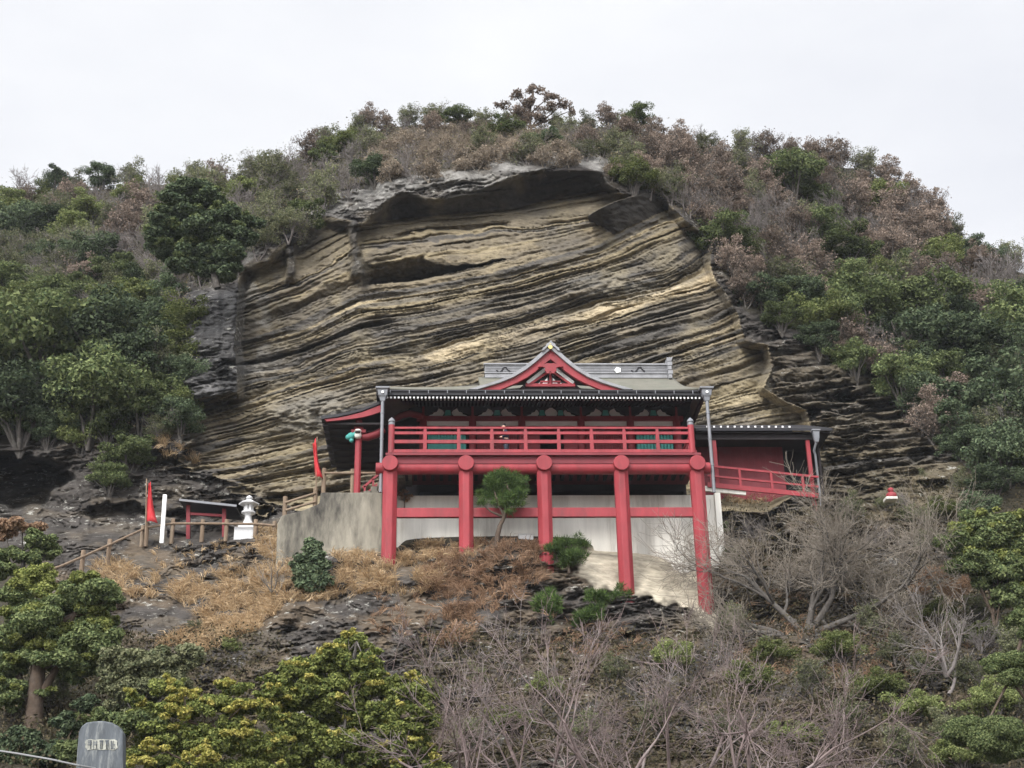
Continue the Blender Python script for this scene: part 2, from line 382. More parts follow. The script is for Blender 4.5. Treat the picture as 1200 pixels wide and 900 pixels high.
while s < SMAX:
    th = rs.choice([.05, .08, .12, .18, .28, .42], p=[.22, .28, .25, .16, .07, .02]) * rs.uniform(.8, 1.3)
    layers.append((s, s + th, rs.uniform(0, .22), rs.uniform(.25, .75), rs.choice([.08, .18, .32, .55], p=[.3, .35, .25, .1])))
    s += th
sg = np.linspace(SMIN, SMAX, NS)
for i, (a, b, r0, fu, dp) in enumerate(layers):
    m = (sg >= a) & (sg < b); t = (sg[m] - a) / (b - a)
    prof[m] = r0 + dp * np.clip((t - (1 - fu)) / fu, 0, 1) ** .8 - .06 * np.sin(np.clip(t / (1 - fu), 0, 1) * math.pi)
    lay[m] = i
_k = np.hanning(9); prof = np.convolve(prof, _k / _k.sum(), 'same')
ix = np.clip(((sw - SMIN) / (SMAX - SMIN) * NS).astype(int), 0, NS - 1)
lidx = lay[ix]
modn = vnoise(U / 42 + lidx * 13.7, lidx * 5.1 + U * 0) 
strat = prof[ix] * (.25 + 1.5 * sst(.25, .8, modn))
def band(s_up, s_lo, depth, u0, u1, fade=18):
    t = (sw - s_up) / (s_lo - s_up)
    m = (t > 0) & (t < 1)
    k = sst(u0, u0 + fade, U) * (1 - sst(u1 - fade, u1, U))
    thick = .6 + .4 * sst(.2, .7, vnoise(U / 48 + np.mean(s_up) * 7, U * 0 + np.mean(s_lo)))
    t2 = np.clip(1 - (1 - t) / np.maximum(thick, .05), 0, 1)
    return np.where(m, depth * t2 * k, 0)
scv = 1.48 + .40 * sst(455, 596, U) + (fbm(U / 16, V * 0 + 2.2, 3) - .5) * .22
extra = band(scv, 1.98 - .06 * sst(470, 560, U), 3.0, 422, 596) + band(1.52, 1.9, .8, 300, 436) + band(1.0, 1.22, .5, 280, 360) + band(.28, .42, .35, 345, 720)
extra += band(3.6, 4.05, 1.0, 270, 470) + band(4.45, 4.98, .9, 495, 845) + band(4.6, 4.95, .6, 430, 500) + band(2.6, 2.8, .4, 430, 660)
extra += band(3.3, 3.55, .5, 560, 780) + band(5.9, 6.1, .5, 640, 850) + band(6.5, 6.8, .5, 650, 850) + band(7.7, 8.2, .7, 780, 900) + band(8.5, 9, .8, 230, 420) + band(9.5, 10.2, .9, 270, 420)
extra += band(7.1, 7.35, .4, 290, 430)
prof2 = np.zeros(NS * 2); tmp = SMIN
while tmp < SMAX:
    th = rs.uniform(.016, .055); i0 = int((tmp - SMIN) / (SMAX - SMIN) * NS * 2); i1 = min(NS * 2, int((tmp + th - SMIN) / (SMAX - SMIN) * NS * 2))
    if i1 > i0: prof2[i0:i1] = rs.uniform(0, .12) + rs.uniform(.04, .22) * np.linspace(0, 1, i1 - i0) ** 2
    tmp += th
ix2 = np.clip(((sw - SMIN) / (SMAX - SMIN) * NS * 2).astype(int), 0, NS * 2 - 1)
strat = strat * 1.0 + prof2[ix2] * (.35 + .65 * sst(1.2, 2.2, sw)) * .5 * (.2 + 1.1 * sst(.35, .7, fbm(U / 30 + 70, V / 14 + 3, 3))) * sst(.25, .45, sw)
fine = (fbm(U / 5, V / 2.6, 4) - .5) * .42 + (fbm(U / 12, V / 5, 3) - .5) * .3 + (fbm(U / 45, V / 30, 3) - .5) * 1.0
rough_l = sst(1, 0, ((U - 365) / 70) ** 2 + ((V - 487) / 36) ** 2) + sst(1, 0, ((U - 715) / 70) ** 2 + ((V - 338) / 22) ** 2) * .6
rough_l = np.clip(rough_l, 0, 1)
blob = np.abs(fbm(U / 26 + 9, V / 15, 4) - .5) * 3.2
roofd = np.interp(U, [300, 440, 470, 640, 712, 740], [2.4, 2.6, 4.0, 4.2, 3.6, 2.4])
R = roofd * np.clip(df / wid, 0, 1) ** .7
R = np.where(sw > 0, 2.4 + (R - 2.4) * np.exp(-np.maximum(sw, 0) * 2.2), R) * np.clip(df / 9, 0, 1)
R = R - .7 * sst(40, 190, V - np.interp(U, ST_U, BED[1][1]))
strat = strat * (.38 + .62 * sst(-.06, .02, sw))
faceY = R + (strat + extra) * (1 - .75 * rough_l) + fine * .5 - rough_l * (blob + .4)
# the jutting nose under the lip
nt_ = np.interp(U, NOSE_U, NOSE_T); nb_ = np.interp(U, NOSE_U, NOSE_B); tn = (V + (wv - V) * .3 - nt_) / np.maximum(nb_ - nt_, 1)
mn = (U > 689) & (U < 784) & (tn > 0) & (tn < 1)
faceY = np.where(mn, -.9 + 3.2 * np.clip(tn, 0, 1) ** .9 + fine * .8 + blob * .25, faceY)
ribs = sst(9, 2.0, np.abs(wu + (fbm(U / 7 + 3, V / 7, 3) - .5) * 9 - 416 - (V - 300) * .06)) * sst(248, 262, V) * (1 - sst(318, 336, V)) + sst(7, 3, np.abs(wu - 341)) * sst(262, 274, V) * (1 - sst(318, 335, V))
ribs = np.clip(ribs, 0, 1)
faceY = faceY * (1 - ribs * .55) + ribs * (fbm(U / 5, V / 8, 3) - .5) * .8
lich = np.zeros(U.shape)
for P_ in LICH:
    lich = np.maximum(lich, np.where(pip(wu, wv, P_), 1.0, np.clip(1 - pdist(wu, wv, P_) / 6, 0, 1)))
lich = np.where(inf & (ribs < .3), 0, lich)
front = np.where(pip(wu, wv, FRONT), 1.0, np.clip(1 - pdist(wu, wv, FRONT) / 12, 0, 1)) * (1 - inf)
mu_ = wu + (fbm(U / 12, V / 12 + 9, 3) - .5) * 22; mv_ = wv + (fbm(U / 10 + 30, V / 10, 3) - .5) * 18
mort = np.where(pip(mu_, mv_, MORTAR), np.clip(pdist(mu_, mv_, MORTAR) / 7, 0, 1), 0) * (1 - inf)
# rough rock: layered ledges on outcrops
q = V + U * .12 + (fbm(U / 50 + 3, V / 25, 4) - .5) * 26
led = (q / 15.0 + 100) % 1; led2 = (q / 6.3 + 31) % 1
mo2 = sst(.3, .7, fbm(U / 38 + 40, V / 20, 3))
smoothz = sst(.42, .62, fbm(U / 90 + 13, V / 45 + 6, 3))
rock_d = (led ** 2) * .9 * mo2 + led2 ** 2 * .3 + (fbm(U / 16, V / 9, 4) - .5) * 1.3 + (fbm(U / 4, V / 3, 3) - .5) * .3
rock_d = rock_d * (1 - .65 * smoothz)
blk = np.floor(fbm(U / 30 + 77, V / 22 + 11, 2) * 9) / 9 * 1.6
hill_d = (fbm(U / 30, V / 20, 4) - .5) * 1.2
rk = np.clip(np.maximum(lich, front * (1 - mort)), 0, 1)
hidden = sst(440, 455, U) * (1 - sst(836, 850, U)) * sst(545, 575, V) * (1 - sst(632, 650, V))   # behind the stage wall
rk_r = sst(880, 900, U) * (1 - sst(590, 620, V)); rock_d = rock_d * (1 + .9 * rk_r) + rk_r * ((sw * 1.9) % 1) ** 2 * .8
d_out = (rock_d + blk - .8) * rk + hill_d * (1 - rk) * .6
d_out = d_out * (1 - hidden) * (1 - .8 * mort) * (1 - .85 * sst(618, 626, V) * (1 - sst(632, 640, V)) * sst(165, 175, U) * (1 - sst(320, 330, U)))
# left block beside the face stands forward; caves and undercuts go back
cu = U + (fbm(U / 22 + 8, V / 14, 4) - .5) * 46; cv = V + (fbm(U / 16 + 2, V / 12 + 7, 4) - .5) * 18
cave = sst(1, .55, ((cu - 22) / 62) ** 2 + ((cv - 562) / 36) ** 2) * 5.5
cave += sst(1, .5, ((cu - 268) / 72) ** 2 + ((cv - 603) / 14) ** 2) * 1.8 + sst(1, .5, ((cu - 140) / 40) ** 2 + ((cv - 598) / 12) ** 2) * 1.3
cave += sst(1, .5, ((cu - 935) / 34) ** 2 + ((cv - 487) / 12) ** 2) * 2.0 + sst(1, .5, ((cu - 990) / 20) ** 2 + ((cv - 463) / 8) ** 2) * 2.0
cave += sst(1, .5, ((cu - 1085) / 26) ** 2 + ((cv - 533) / 8) ** 2) * 1.0 + sst(1, .5, ((cu - 1095) / 20) ** 2 + ((cv - 568) / 8) ** 2) * 1.0
Y = Yh + np.where(inf, faceY, d_out * 1.0 + cave)
Y = Y + np.where(inf, 0, -.7 * sst(208, 222, U) * (1 - sst(276, 280, U)) * sst(335, 352, V) * (1 - sst(455, 480, V)))
Pw = Wn(U, V, Y)
# the far side of the hill, behind the skyline, down to the plain
top = Pw[0]; back = []
for dy, dz in ((3, .3), (12, -1), (40, -10), (110, -45), (200, -90)):
    b = top.copy(); b[:, 1] += dy; b[:, 2] = np.maximum(b[:, 2] + dz, -1.5); back.append(b)
bot = Pw[-1]; fwd = []
for dy, zz in ((-4, .5), (-9, -.15)):
    b = bot.copy(); b[:, 1] += dy; b[:, 2] = zz; fwd.append(b)
ALL = np.concatenate([np.stack(back[::-1]), Pw, np.stack(fwd)], 0)
nr, nc = ALL.shape[:2]
idx = np.arange(nr * nc).reshape(nr, nc)
F = np.stack([idx[:-1, :-1], idx[1:, :-1], idx[1:, 1:], idx[:-1, 1:]], -1).reshape(-1, 4)

# rock and soil colours of each bed and zone, plus shade painted under overhangs
pal = np.array([(.225,.185,.118),(.188,.155,.104),(.140,.122,.094),(.30,.245,.155),(.088,.080,.070),(.172,.145,.105)])
lr = np.random.RandomState(5)
lc = pal[lr.choice(6, len(layers), p=[.26, .22, .18, .12, .08, .14])] * lr.uniform(.8, 1.2, (len(layers), 1))
C = lc[lidx]
def tint(m, c): 
    global C
    C = C * (1 - m[..., None]) + np.array(c) * m[..., None]
tint(sst(-.05, .1, sw) * (1 - sst(.9, 1.1, sw)) * .75, (.165, .138, .095))
tint(sst(5.08, 5.2, sw) * (1 - sst(5.42, 5.62, sw)) * sst(430, 520, U) * .85, (.46, .375, .245))
tint((1 - sst(-.10, .0, sw)) * .9, (.030, .027, .028))  # overhang ceiling blackened: its shade is painted into the colour
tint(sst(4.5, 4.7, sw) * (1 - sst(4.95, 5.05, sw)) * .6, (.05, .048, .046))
st2 = fbm(U / 60, V / 26, 4)
tint(sst(.52, .7, st2) * .55, (.085, .078, .07))
tint(sst(.5, .72, fbm(U / 30 + 5, V / 50 + 2, 4)) * .35, (.27, .225, .14))
tint(rough_l * .6, (.16, .15, .13))
tint(sst(285, 278, U) * .0, (.1, .1, .1))
greyleft = (1 - sst(290, 345, U)) * sst(.4, .6, fbm(U / 14, V / 18, 3)) * sst(300, 330, V) * (1 - sst(430, 450, V))
tint(greyleft * .6, (.26, .25, .23))
f2 = np.random.RandomState(77).uniform(.62, 1.3, NS * 2); f2 = np.convolve(f2, np.hanning(5) / np.hanning(5).sum(), 'same'); C = C * (1 + (f2[ix2] - 1) * .6 * sst(.2, .5, sw))[..., None]
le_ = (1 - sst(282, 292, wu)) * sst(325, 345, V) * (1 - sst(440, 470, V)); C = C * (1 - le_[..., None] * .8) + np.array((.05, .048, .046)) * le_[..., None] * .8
band_shade = ((sw > scv + .02) & (sw < 1.96) & (U > 425) & (U < 590)) * 1.0; C = C * (1 - .6 * band_shade[..., None] * (.7 + .6 * fbm(U / 20, V / 4, 3))[..., None])  # cave band darkened in the colour to deepen its shade
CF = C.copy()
hillc = np.array((.040, .035, .024)) * (.6 + .8 * fbm(U / 12, V / 10, 3))[..., None]
rockc = np.array((.052, .046, .041)) * (.45 + 1.1 * fbm(U / 14 + 4, V / 6, 4))[..., None]
warm = sst(.5, .7, fbm(U / 40 + 31, V / 14, 4))[..., None]
rockc = rockc * (1 - .55 * warm) + np.array((.11, .09, .066)) * .55 * warm
mortc = np.array((.42, .375, .29)) * (.75 + .5 * fbm(U / 14, V / 20, 4))[..., None]
lip_ = np.where(pip(wu, wv, LIPP), 1.0, 0.0) * (.35 + .65 * sst(.35, .6, fbm(U / 16 + 21, V / 7, 4)))
rockc = rockc * (1 - .75 * lip_[..., None]) + np.array((.20, .192, .178)) * (.5 + 1.0 * fbm(U / 6, V / 4, 4))[..., None] * .75 * lip_[..., None]
drysoil = sst(.48, .66, fbm(U / 40 + 60, V / 22 + 8, 4)) * front
C = hillc * (1 - rk[..., None]) + rockc * rk[..., None]
C = C * (1 - .5 * drysoil[..., None]) + np.array((.13, .095, .06)) * .5 * drysoil[..., None]
right_face = sst(930, 950, U) * sst(500, 530, V) * (1 - sst(600, 620, V)) * rk
right_face = np.maximum(right_face, .5 * sst(885, 900, U) * sst(395, 420, V) * (1 - sst(520, 540, V)) * rk)
C = C * (1 - .75 * right_face[..., None]) + lc[lidx] * .62 * .75 * right_face[..., None]
C = C * (1 - mort[..., None]) + mortc * mort[..., None]
CF = np.where(mn[..., None], np.array((.05, .045, .04)) * (.5 + fbm(U / 9, V / 9, 4))[..., None], CF)  # underside of the nose coloured near black in place of shade
lb_ = sst(206, 218, U) * (1 - sst(276, 282, U)) * sst(325, 350, V) * (1 - sst(470, 500, V)) * (1 - inf)
C = C * (1 - lb_[..., None]) + (np.array((.085, .082, .080)) * (.25 + 1.5 * fbm(U / 7, V / 40, 4) ** 1.6)[..., None]) * lb_[..., None]
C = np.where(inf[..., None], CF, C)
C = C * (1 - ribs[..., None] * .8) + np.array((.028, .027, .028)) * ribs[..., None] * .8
lm = np.where(inf, np.maximum(ribs * .6, le_ * .8), rk * (1 - mort))
lm = lm * (.25 + .75 * sst(.42, .62, fbm(U / 34 + 12, V / 16, 3)))
def pad(a): return np.concatenate([np.repeat(a[:1], 5, 0), a, np.repeat(a[-1:], 2, 0)], 0)
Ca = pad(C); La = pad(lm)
hm, ht, hb = node_mat('cliff_and_soil'); n = ht.nodes.new; l = ht.links.new
at = n('ShaderNodeAttribute'); at.attribute_name = 'rock_and_shade'; al = n('ShaderNodeAttribute'); al.attribute_name = 'lichen'
tcn = n('ShaderNodeTexCoord')
n1 = n('ShaderNodeTexNoise'); n1.inputs['Scale'].default_value = 3.0; n1.inputs['Detail'].default_value = 9; n1.inputs['Roughness'].default_value = .7
mpn = n('ShaderNodeMapping'); mpn.inputs['Scale'].default_value = (.6, .6, 2.2); l(tcn.outputs['Object'], mpn.inputs[0]); l(mpn.outputs[0], n1.inputs['Vector'])
r1 = n('ShaderNodeMapRange'); r1.inputs[1].default_value = .28; r1.inputs[2].default_value = .72; r1.inputs[3].default_value = .55; r1.inputs[4].default_value = 1.5; l(n1.outputs['Fac'], r1.inputs[0])
v1 = n('ShaderNodeVectorMath'); v1.operation = 'SCALE'; l(at.outputs['Color'], v1.inputs[0]); l(r1.outputs[0], v1.inputs['Scale'])
n2 = n('ShaderNodeTexNoise'); n2.inputs['Scale'].default_value = 2.6; n2.inputs['Detail'].default_value = 10; n2.inputs['Roughness'].default_value = .75
mp2 = n('ShaderNodeMapping'); mp2.inputs['Scale'].default_value = (.8, .8, 1.5); l(tcn.outputs['Object'], mp2.inputs[0]); l(mp2.outputs[0], n2.inputs['Vector'])
r2 = n('ShaderNodeMapRange'); r2.inputs[1].default_value = .57; r2.inputs[2].default_value = .62; l(n2.outputs['Fac'], r2.inputs[0])
ml = n('ShaderNodeMath'); ml.operation = 'MULTIPLY'; l(r2.outputs[0], ml.inputs[0]); l(al.outputs['Fac'], ml.inputs[1])
mxl = n('ShaderNodeMix'); mxl.data_type = 'RGBA'; l(ml.outputs[0], mxl.inputs['Factor']); l(v1.outputs[0], mxl.inputs[6]); mxl.inputs[7].default_value = (.36, .35, .31, 1)
l(mxl.outputs[2], hb.inputs['Base Color']); hb.inputs['Roughness'].default_value = .95; hb.inputs['Specular IOR Level'].default_value = .15
bp = n('ShaderNodeBump'); bp.inputs['Strength'].default_value = .55; bp.inputs['Distance'].default_value = .18; l(n1.outputs['Fac'], bp.inputs['Height']); l(bp.outputs[0], hb.inputs['Normal'])
hill = mesh_np('hillside', ALL.reshape(-1, 3), F, hm, smooth=True)
a = hill.data.attributes.new('rock_and_shade', 'FLOAT_COLOR', 'POINT')
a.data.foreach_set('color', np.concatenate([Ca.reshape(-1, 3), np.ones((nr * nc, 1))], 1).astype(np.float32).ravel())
a = hill.data.attributes.new('lichen', 'FLOAT', 'POINT'); a.data.foreach_set('value', La.astype(np.float32).ravel())
tag(hill, kind='structure')
g = MB(); g.raw([(-2500, -2500, -.3), (2500, -2500, -.3), (2500, 2500, -.3), (-2500, 2500, -.3)], [(0, 1, 2, 3)])
tag(g.build('ground', weathered('earth', (.10, .09, .07), .95, .3, .3)), kind='structure')

def terrY(u, v):
    """depth of the built hillside at a picture point"""
    j = int(np.argmin(np.abs(us - u))); i = int(np.argmin(np.abs(V[:, j] - v)))
    return float(Y[i, j])
def G(u, v):
    return W(u, v, terrY(u, v))

# ------------------------------------------------------------------ the red hall on its stage
FR = 55.0                                   # depth of the front of the stage
def X(u, Y, v=520): return W(u, v, Y).x
def Zh(v, Y, u=637): return W(u, v, Y).z
hall = empty('temple_hall', W(637, 640, 57))
tag(hall, 'red wooden temple hall on a tall pillared stage below the striped cliff', 'temple')
colx = [X(u, FR + .35, 545) for u in (457.5, 546, 637, 727, 815.5)]
zb = Zh(549, FR + .35); zend = Zh(542, FR - .1)
colv = [652, 640, 641, 688, 706]
for x, u, v in zip(colx, (457, 545, 638, 733, 825), colv):
    m = MB(); zbot = Zh(v + 34, FR + .35, u)
    m.tube([(x, FR + .35, zbot), (x, FR + .35, zb)], .325, 8)
    m.build('stage_pillar', M['red'], hall, bevel=.03)
    m = MB(); m.tube([(x, FR - .12, zend), (x, FR + 1.0, zend)], .335, 24)
    m.build('cross_beam', M['red'], hall, smooth=40, bevel=.02)
m = MB(); m.tube([(X(440.5, FR + .35, 549), FR + .37, zb), (X(832, FR + .35, 549), FR + .37, zb)], .255, 24)
m.build('stage_beam', M['red'], hall, smooth=40, bevel=.02)
zt = Zh(601, FR + .35)
for i in range(4):
    m = MB(); m.box(colx[i] + .28, colx[i + 1] - .28, FR + .25, FR + .45, zt - .2, zt + .2); m.build('tie_beam', M['red'], hall, bevel=.015)
# floor
xl = X(455, FR); xr = X(817, FR)
zf = Zh(531, FR)
m = MB(); m.box(xl - .1, xr + .12, FR - .06, 58.6, zf - .10, zf); m.build('stage_floor', M['maroon'], hall)
m = MB()
m.box(xl + .1, xr - .1, FR + .12, FR + .4, zf - .42, zf - .103)
m.build('floor_edge_beam', M['maroon'], hall); m = MB()
for k in range(34):
    xx = xl + .35 + (xr - xl - .7) * k / 33; m.box(xx - .07, xx + .07, FR + .45, 57.45, zf - .34, zf - .103)
m.build('floor_joists', M['darkwood'], hall)
# railing round the stage
def rail_run(name, pts, posts, parent, z0):
    pass
zr = {k: Zh(v, FR) for k, v in {'top': 501.2, 'mid1': 507.2, 'mid2': 517.2, 'base': 528.6}.items()}
rail = MB()
for a, b in (((xl + .12, FR + .05), (xr - .12, FR + .05)), ((xl + .12, FR + .05), (xl + .12, 58.4)), ((xr - .12, FR + .05), (xr - .12, 58.4))):
    for k, h, wd in (('top', .085, .10), ('mid1', .12, .09), ('mid2', .15, .09), ('base', .14, .16)):
        rail.bar((*a, zr[k]), (*b, zr[k]), wd, h)
rails = rail.build('balcony_rails', M['red'], hall)
for u in (498, 537.5, 576.5, 616, 655, 693.5, 732, 771):
    x = X(u, FR); m = MB(); m.box(x - .075, x + .075, FR - .01, FR + .13, zf + .01, zr['mid1'] + .05); m.box(x - .06, x + .06, FR + .01, FR + .11, zr['mid1'] + .05, zr['top'] - .03)
    m.build('baluster', M['red'], hall)
for x in (xl + .12, xr - .12):
    for y in (56.3, 57.5):
        m = MB(); m.box(x - .06, x + .06, y - .07, y + .07, zf + .01, zr['top'] - .03); m.build('baluster', M['red'], hall)
for x in (X(458.5, FR), X(811, FR)):
    m = MB(); zt_ = Zh(498, FR); m.tube([(x, FR + .05, zf), (x, FR + .05, zt_)], .135, 12)
    nw = m.build('newel_post', M['red'], hall, smooth=35)
    m = MB(); m.lathe((x, FR + .05, zt_), [(.14, 0), (.14, .09), (.12, .1), (.12, .13), (.15, .15), (.15, .2), (.11, .27), (.05, .32), (.01, .37)], 14)
    m.build('finial', M['pipe'], nw, smooth=40)
# body of the hall
HY = 58.5
pil_u = [496, 553.8, 611.5, 681, 738.8, 793]
px = [X(u, HY, 500) for u in pil_u]
zc = Zh(478, HY); zn0 = Zh(493.2, HY); zn1 = Zh(488.6, HY); zw0 = Zh(500, HY); zw1 = Zh(503.5, HY); zcu = Zh(479, HY)
for x in px:
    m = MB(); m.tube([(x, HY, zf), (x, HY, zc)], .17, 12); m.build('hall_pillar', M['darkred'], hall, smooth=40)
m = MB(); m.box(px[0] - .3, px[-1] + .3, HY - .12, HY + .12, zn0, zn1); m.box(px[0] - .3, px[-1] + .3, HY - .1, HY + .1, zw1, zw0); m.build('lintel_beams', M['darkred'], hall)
m = MB(); m.box(px[0], px[-1], HY + .05, HY + .14, zw0 - .003, zn0 + .003); m.build('white_strip_wall', M['white'], hall)
m = MB(); m.box(px[0] - .1, px[-1] + .1, HY + .06, HY + .15, zn1 - .003, zc + .3); m.build('upper_white_wall', M['white'], hall)
zt2 = zn1
for i, x in enumerate(px):                    # bracket arms over each pillar, cloud-shaped below
    hgt = zc - zt2
    pr = [(.0, .0), (.17, 0), (.2, .1), (.30, .22), (.42, .3), (.47, .5), (.60, .58), (.66, .8), (.7, 1.0), (.7, 1.35)]
    ol = [(x + a, zt2 + b * hgt) for a, b in pr[1:]] + [(x - a, zt2 + b * hgt) for a, b in pr[:0:-1]]
    m = MB(); m.prism(ol, HY - .16, HY + .02); m.build('bracket_arm', M['darkwood'], hall)
for i in range(5):
    x = (px[i] + px[i + 1]) / 2; hgt = zc - zt2
    s_ = .30 if i != 2 else .26
    for xx in ([x] if i != 2 else [x - .42, x + .42]):
        pr = [(s_ * .85, 0), (s_ * .6, .2), (s_ * .55, .5), (s_ * .8, .75), (s_ * 1.5, 1.0), (s_ * 1.6, 1.35)]
        if i == 2: pr = [(p * .9, q) for p, q in pr]
        m = MB(); m.prism([(xx + a, zt2 + b * hgt) for a, b in pr] + [(xx - a, zt2 + b * hgt) for a, b in pr[::-1]], HY - .12, HY + .02)
        k = m.build('carved_strut', M['darkwood'], hall)
        m = MB(); m.prism([(xx - s_ * .5, zt2 + .02), (xx + s_ * .5, zt2 + .02), (xx + s_ * .35, zt2 + hgt * .6), (xx - s_ * .35, zt2 + hgt * .6)], HY - .15, HY - .122)
        m.build('green_carving', M['teal'], k)
def slat_panel(name, x0, x1, z0, z1, y, mat, sp=.14, vertical=True):
    m = MB()
    if vertical:
        nn = max(2, int((x1 - x0) / sp))
        for k in range(nn):
            xx = x0 + (x1 - x0) * (k + .5) / nn; m.box(xx - sp * .28, xx + sp * .28, y - .05, y + .05, z0, z1)
    m.box(x0, x1, y + .06, y + .09, z0, z1)
    m.box(x0, x1, y - .07, y + .05, z0, z0 + .08); m.box(x0, x1, y - .07, y + .05, z1 - .08, z1)
    return m.build(name, mat, hall)
zd0 = zf + .05; zd1 = Zh(508, HY)
slat_panel('green_shutter', px[0] + .2, px[1] - .3, zd0, zd1, HY + .02, M['teal'])
slat_panel('green_shutter', px[4] + .25, px[5] - .2, zd0, zd1, HY + .02, M['teal'])
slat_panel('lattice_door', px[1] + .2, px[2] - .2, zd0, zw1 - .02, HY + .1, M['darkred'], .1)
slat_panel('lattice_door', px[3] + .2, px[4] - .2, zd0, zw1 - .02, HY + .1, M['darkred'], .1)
for a, b in ((px[2] + .18, px[2] + .8), (px[3] - .8, px[3] - .18)):
    m = MB(); m.box(a, b, HY + .0, HY + .08, zd0, zw1 - .02); m.box(a + .1, b - .1, HY - .03, HY, zd0 + .15, zd0 + .9); m.box(a + .1, b - .1, HY - .03, HY, zd0 + 1.1, zw1 - .2); m.build('folding_door', M['darkred'], hall)
m = MB()
for dz in (.62, .42): m.bar((px[0], 57.9, zf + dz), (px[-1], 57.9, zf + dz), .08, .075)
for x in np.linspace(px[0], px[-1], 11): m.box(x - .04, x + .04, 57.86, 57.94, zf, zf + .66)
m.build('inner_green_rail', M['teal'], hall)
# dark interior and wings
m = MB(); bx0, bx1 = px[0] - .15, px[-1] + .15
m.box(bx0, bx1, 62.4, 62.6, zf - 1, zc + .3); m.box(bx0 - .12, bx0, HY + .2, 62.6, zf - 1, zc + .3); m.box(bx1, bx1 + .12, HY + .2, 62.6, zf - 1, zc + .3)
m.box(bx0, bx1, HY + .16, 62.6, zf - .4, zf - .005); m.box(bx0, bx1, HY + .2, 62.4, zc + .02, zc + .12)
m.build('inner_walls', M['darkwood'], hall)
m = MB(); m.box(X(449, 59.6), px[0] - .28, 59.5, 59.7, zf - 1.2, zc + .25); m.build('wing_wall', M['darkwood'], hall)
m = MB(); pts = [W(462, 492, 58.3), W(470, 487, 58.3), W(480, 484.5, 58.3), W(490, 487, 58.3), W(496, 488, 58.3)]
m.tube(pts, [.13, .15, .16, .15, .14], 8); m.build('rainbow_beam', M['darkred'], hall, smooth=50)

# roof
EY = 55.55; ex0 = X(441, EY, 460); ex1 = X(827.5, EY, 460); ze = Zh(457, EY); ezb = Zh(463.3, EY)
RY = 61.2; zrb = Zh(442, RY); zrt = Zh(427.5, RY); rx0 = X(568, RY, 432); rx1 = X(781, RY, 432)
cx = (ex0 + ex1) / 2
BY = 2 * RY - EY
# curved roof skin: front and back slopes with concave profile, gablet ends
def prof_z(t): return ze + (zrb - ze) * (t * .78 + .22 * t * t)
NT, NX = 14, 60
vs = []; fs = []
gx0, gx1 = rx0 + .05, rx1 - .05             # gable walls
tg = .55                                    # height fraction where the hip meets the gable wall
for side in (1, -1):
    base = len(vs)
    for j in range(NT + 1):
        t = j / NT; y = RY - side * (RY - EY) * (1 - t)
        a = ex0 + (gx0 - .35 - ex0) * min(t / tg, 1); b = ex1 + (gx1 + .35 - ex1) * min(t / tg, 1)
        for i in range(NX + 1):
            q = i / NX; x = a + (b - a) * q
            up = .16 * abs(2 * q - 1) ** 6 * (1 - t) ** 2
            vs.append((x, y, prof_z(t) + up))
    for j in range(NT):
        for i in range(NX):
            p = base + j * (NX + 1) + i; fs.append((p, p + 1, p + NX + 2, p + NX + 1))
for sx, ex, gx in ((-1, ex0, gx0 - .35), (1, ex1, gx1 + .35)):   # hips
    base = len(vs); K = 8
    for j in range(K + 1):
        t = tg * j / K; x = ex + (gx - ex) * j / K
        y0 = RY - (RY - EY) * (1 - t); y1 = 2 * RY - y0
        for i in range(13):
            q = i / 12; up = .16 * abs(2 * q - 1) ** 6 * (1 - t) ** 2
            vs.append((x, y0 + (y1 - y0) * q, prof_z(t) + up))
    for j in range(K):
        for i in range(12):
            p = base + j * 13 + i; fs.append((p, p + 1, p + 14, p + 13))
m = MB(); m.raw(vs, fs)
roof = m.build('roof', M['roof'], hall, smooth=30)
sm = roof.modifiers.new('thick', 'SOLIDIFY'); sm.thickness = .1; sm.offset = -1
for sx, gx in ((-1, gx0), (1, gx1)):          # gable walls under the ridge ends
    t0 = tg; h0 = prof_z(t0); yh = (RY - EY) * (1 - t0)
    m = MB(); m.raw([(gx, RY - yh, h0 - .1), (gx, RY + yh, h0 - .1), (gx, RY, zrb - .1), (gx - sx * .1, RY - yh, h0 - .1), (gx - sx * .1, RY + yh, h0 - .1), (gx - sx * .1, RY, zrb - .1)], [(0, 1, 2), (3, 5, 4), (0, 2, 5, 3), (1, 4, 5, 2), (0, 3, 4, 1)])
    m.build('gable_wall', M['darkred'], hall)
m = MB(); hz = zrt - zrb
m.box(rx0, rx1, RY - .28, RY + .28, zrb - .15, zrb + hz * .78); m.box(rx0 - .03, rx1 + .03, RY - .33, RY + .33, zrb + hz * .10, zrb + hz * .17)
m.box(rx0 - .05, rx1 + .05, RY - .36, RY + .36, zrb + hz * .78, zrb + hz * .86)
m.tube([(rx0 - .05, RY, zrb + hz * .92), (rx1 + .05, RY, zrb + hz * .92)], .13, 10)
ridge = m.build('ridge', M['ridge'], roof)
m = MB()
for k in range(4): m.box(rx0 + .02, rx1 - .02, RY - .295, RY - .282, zrb + hz * (.26 + .12 * k), zrb + hz * (.26 + .12 * k) + .012)
m.build('ridge_courses', M['fascia'], ridge)
for u, mt in ((723, 'white'),):
    x = X(u, RY, 436); m = MB(); m.tube([(x, RY - .36, Zh(437, RY)), (x, RY - .27, Zh(437, RY))], .17, 5)
    m.tube([(x, RY - .38, Zh(437, RY)), (x, RY - .35, Zh(437, RY))], .07, 12); m.build('flower_crest', M['white'], ridge, bevel=.02)
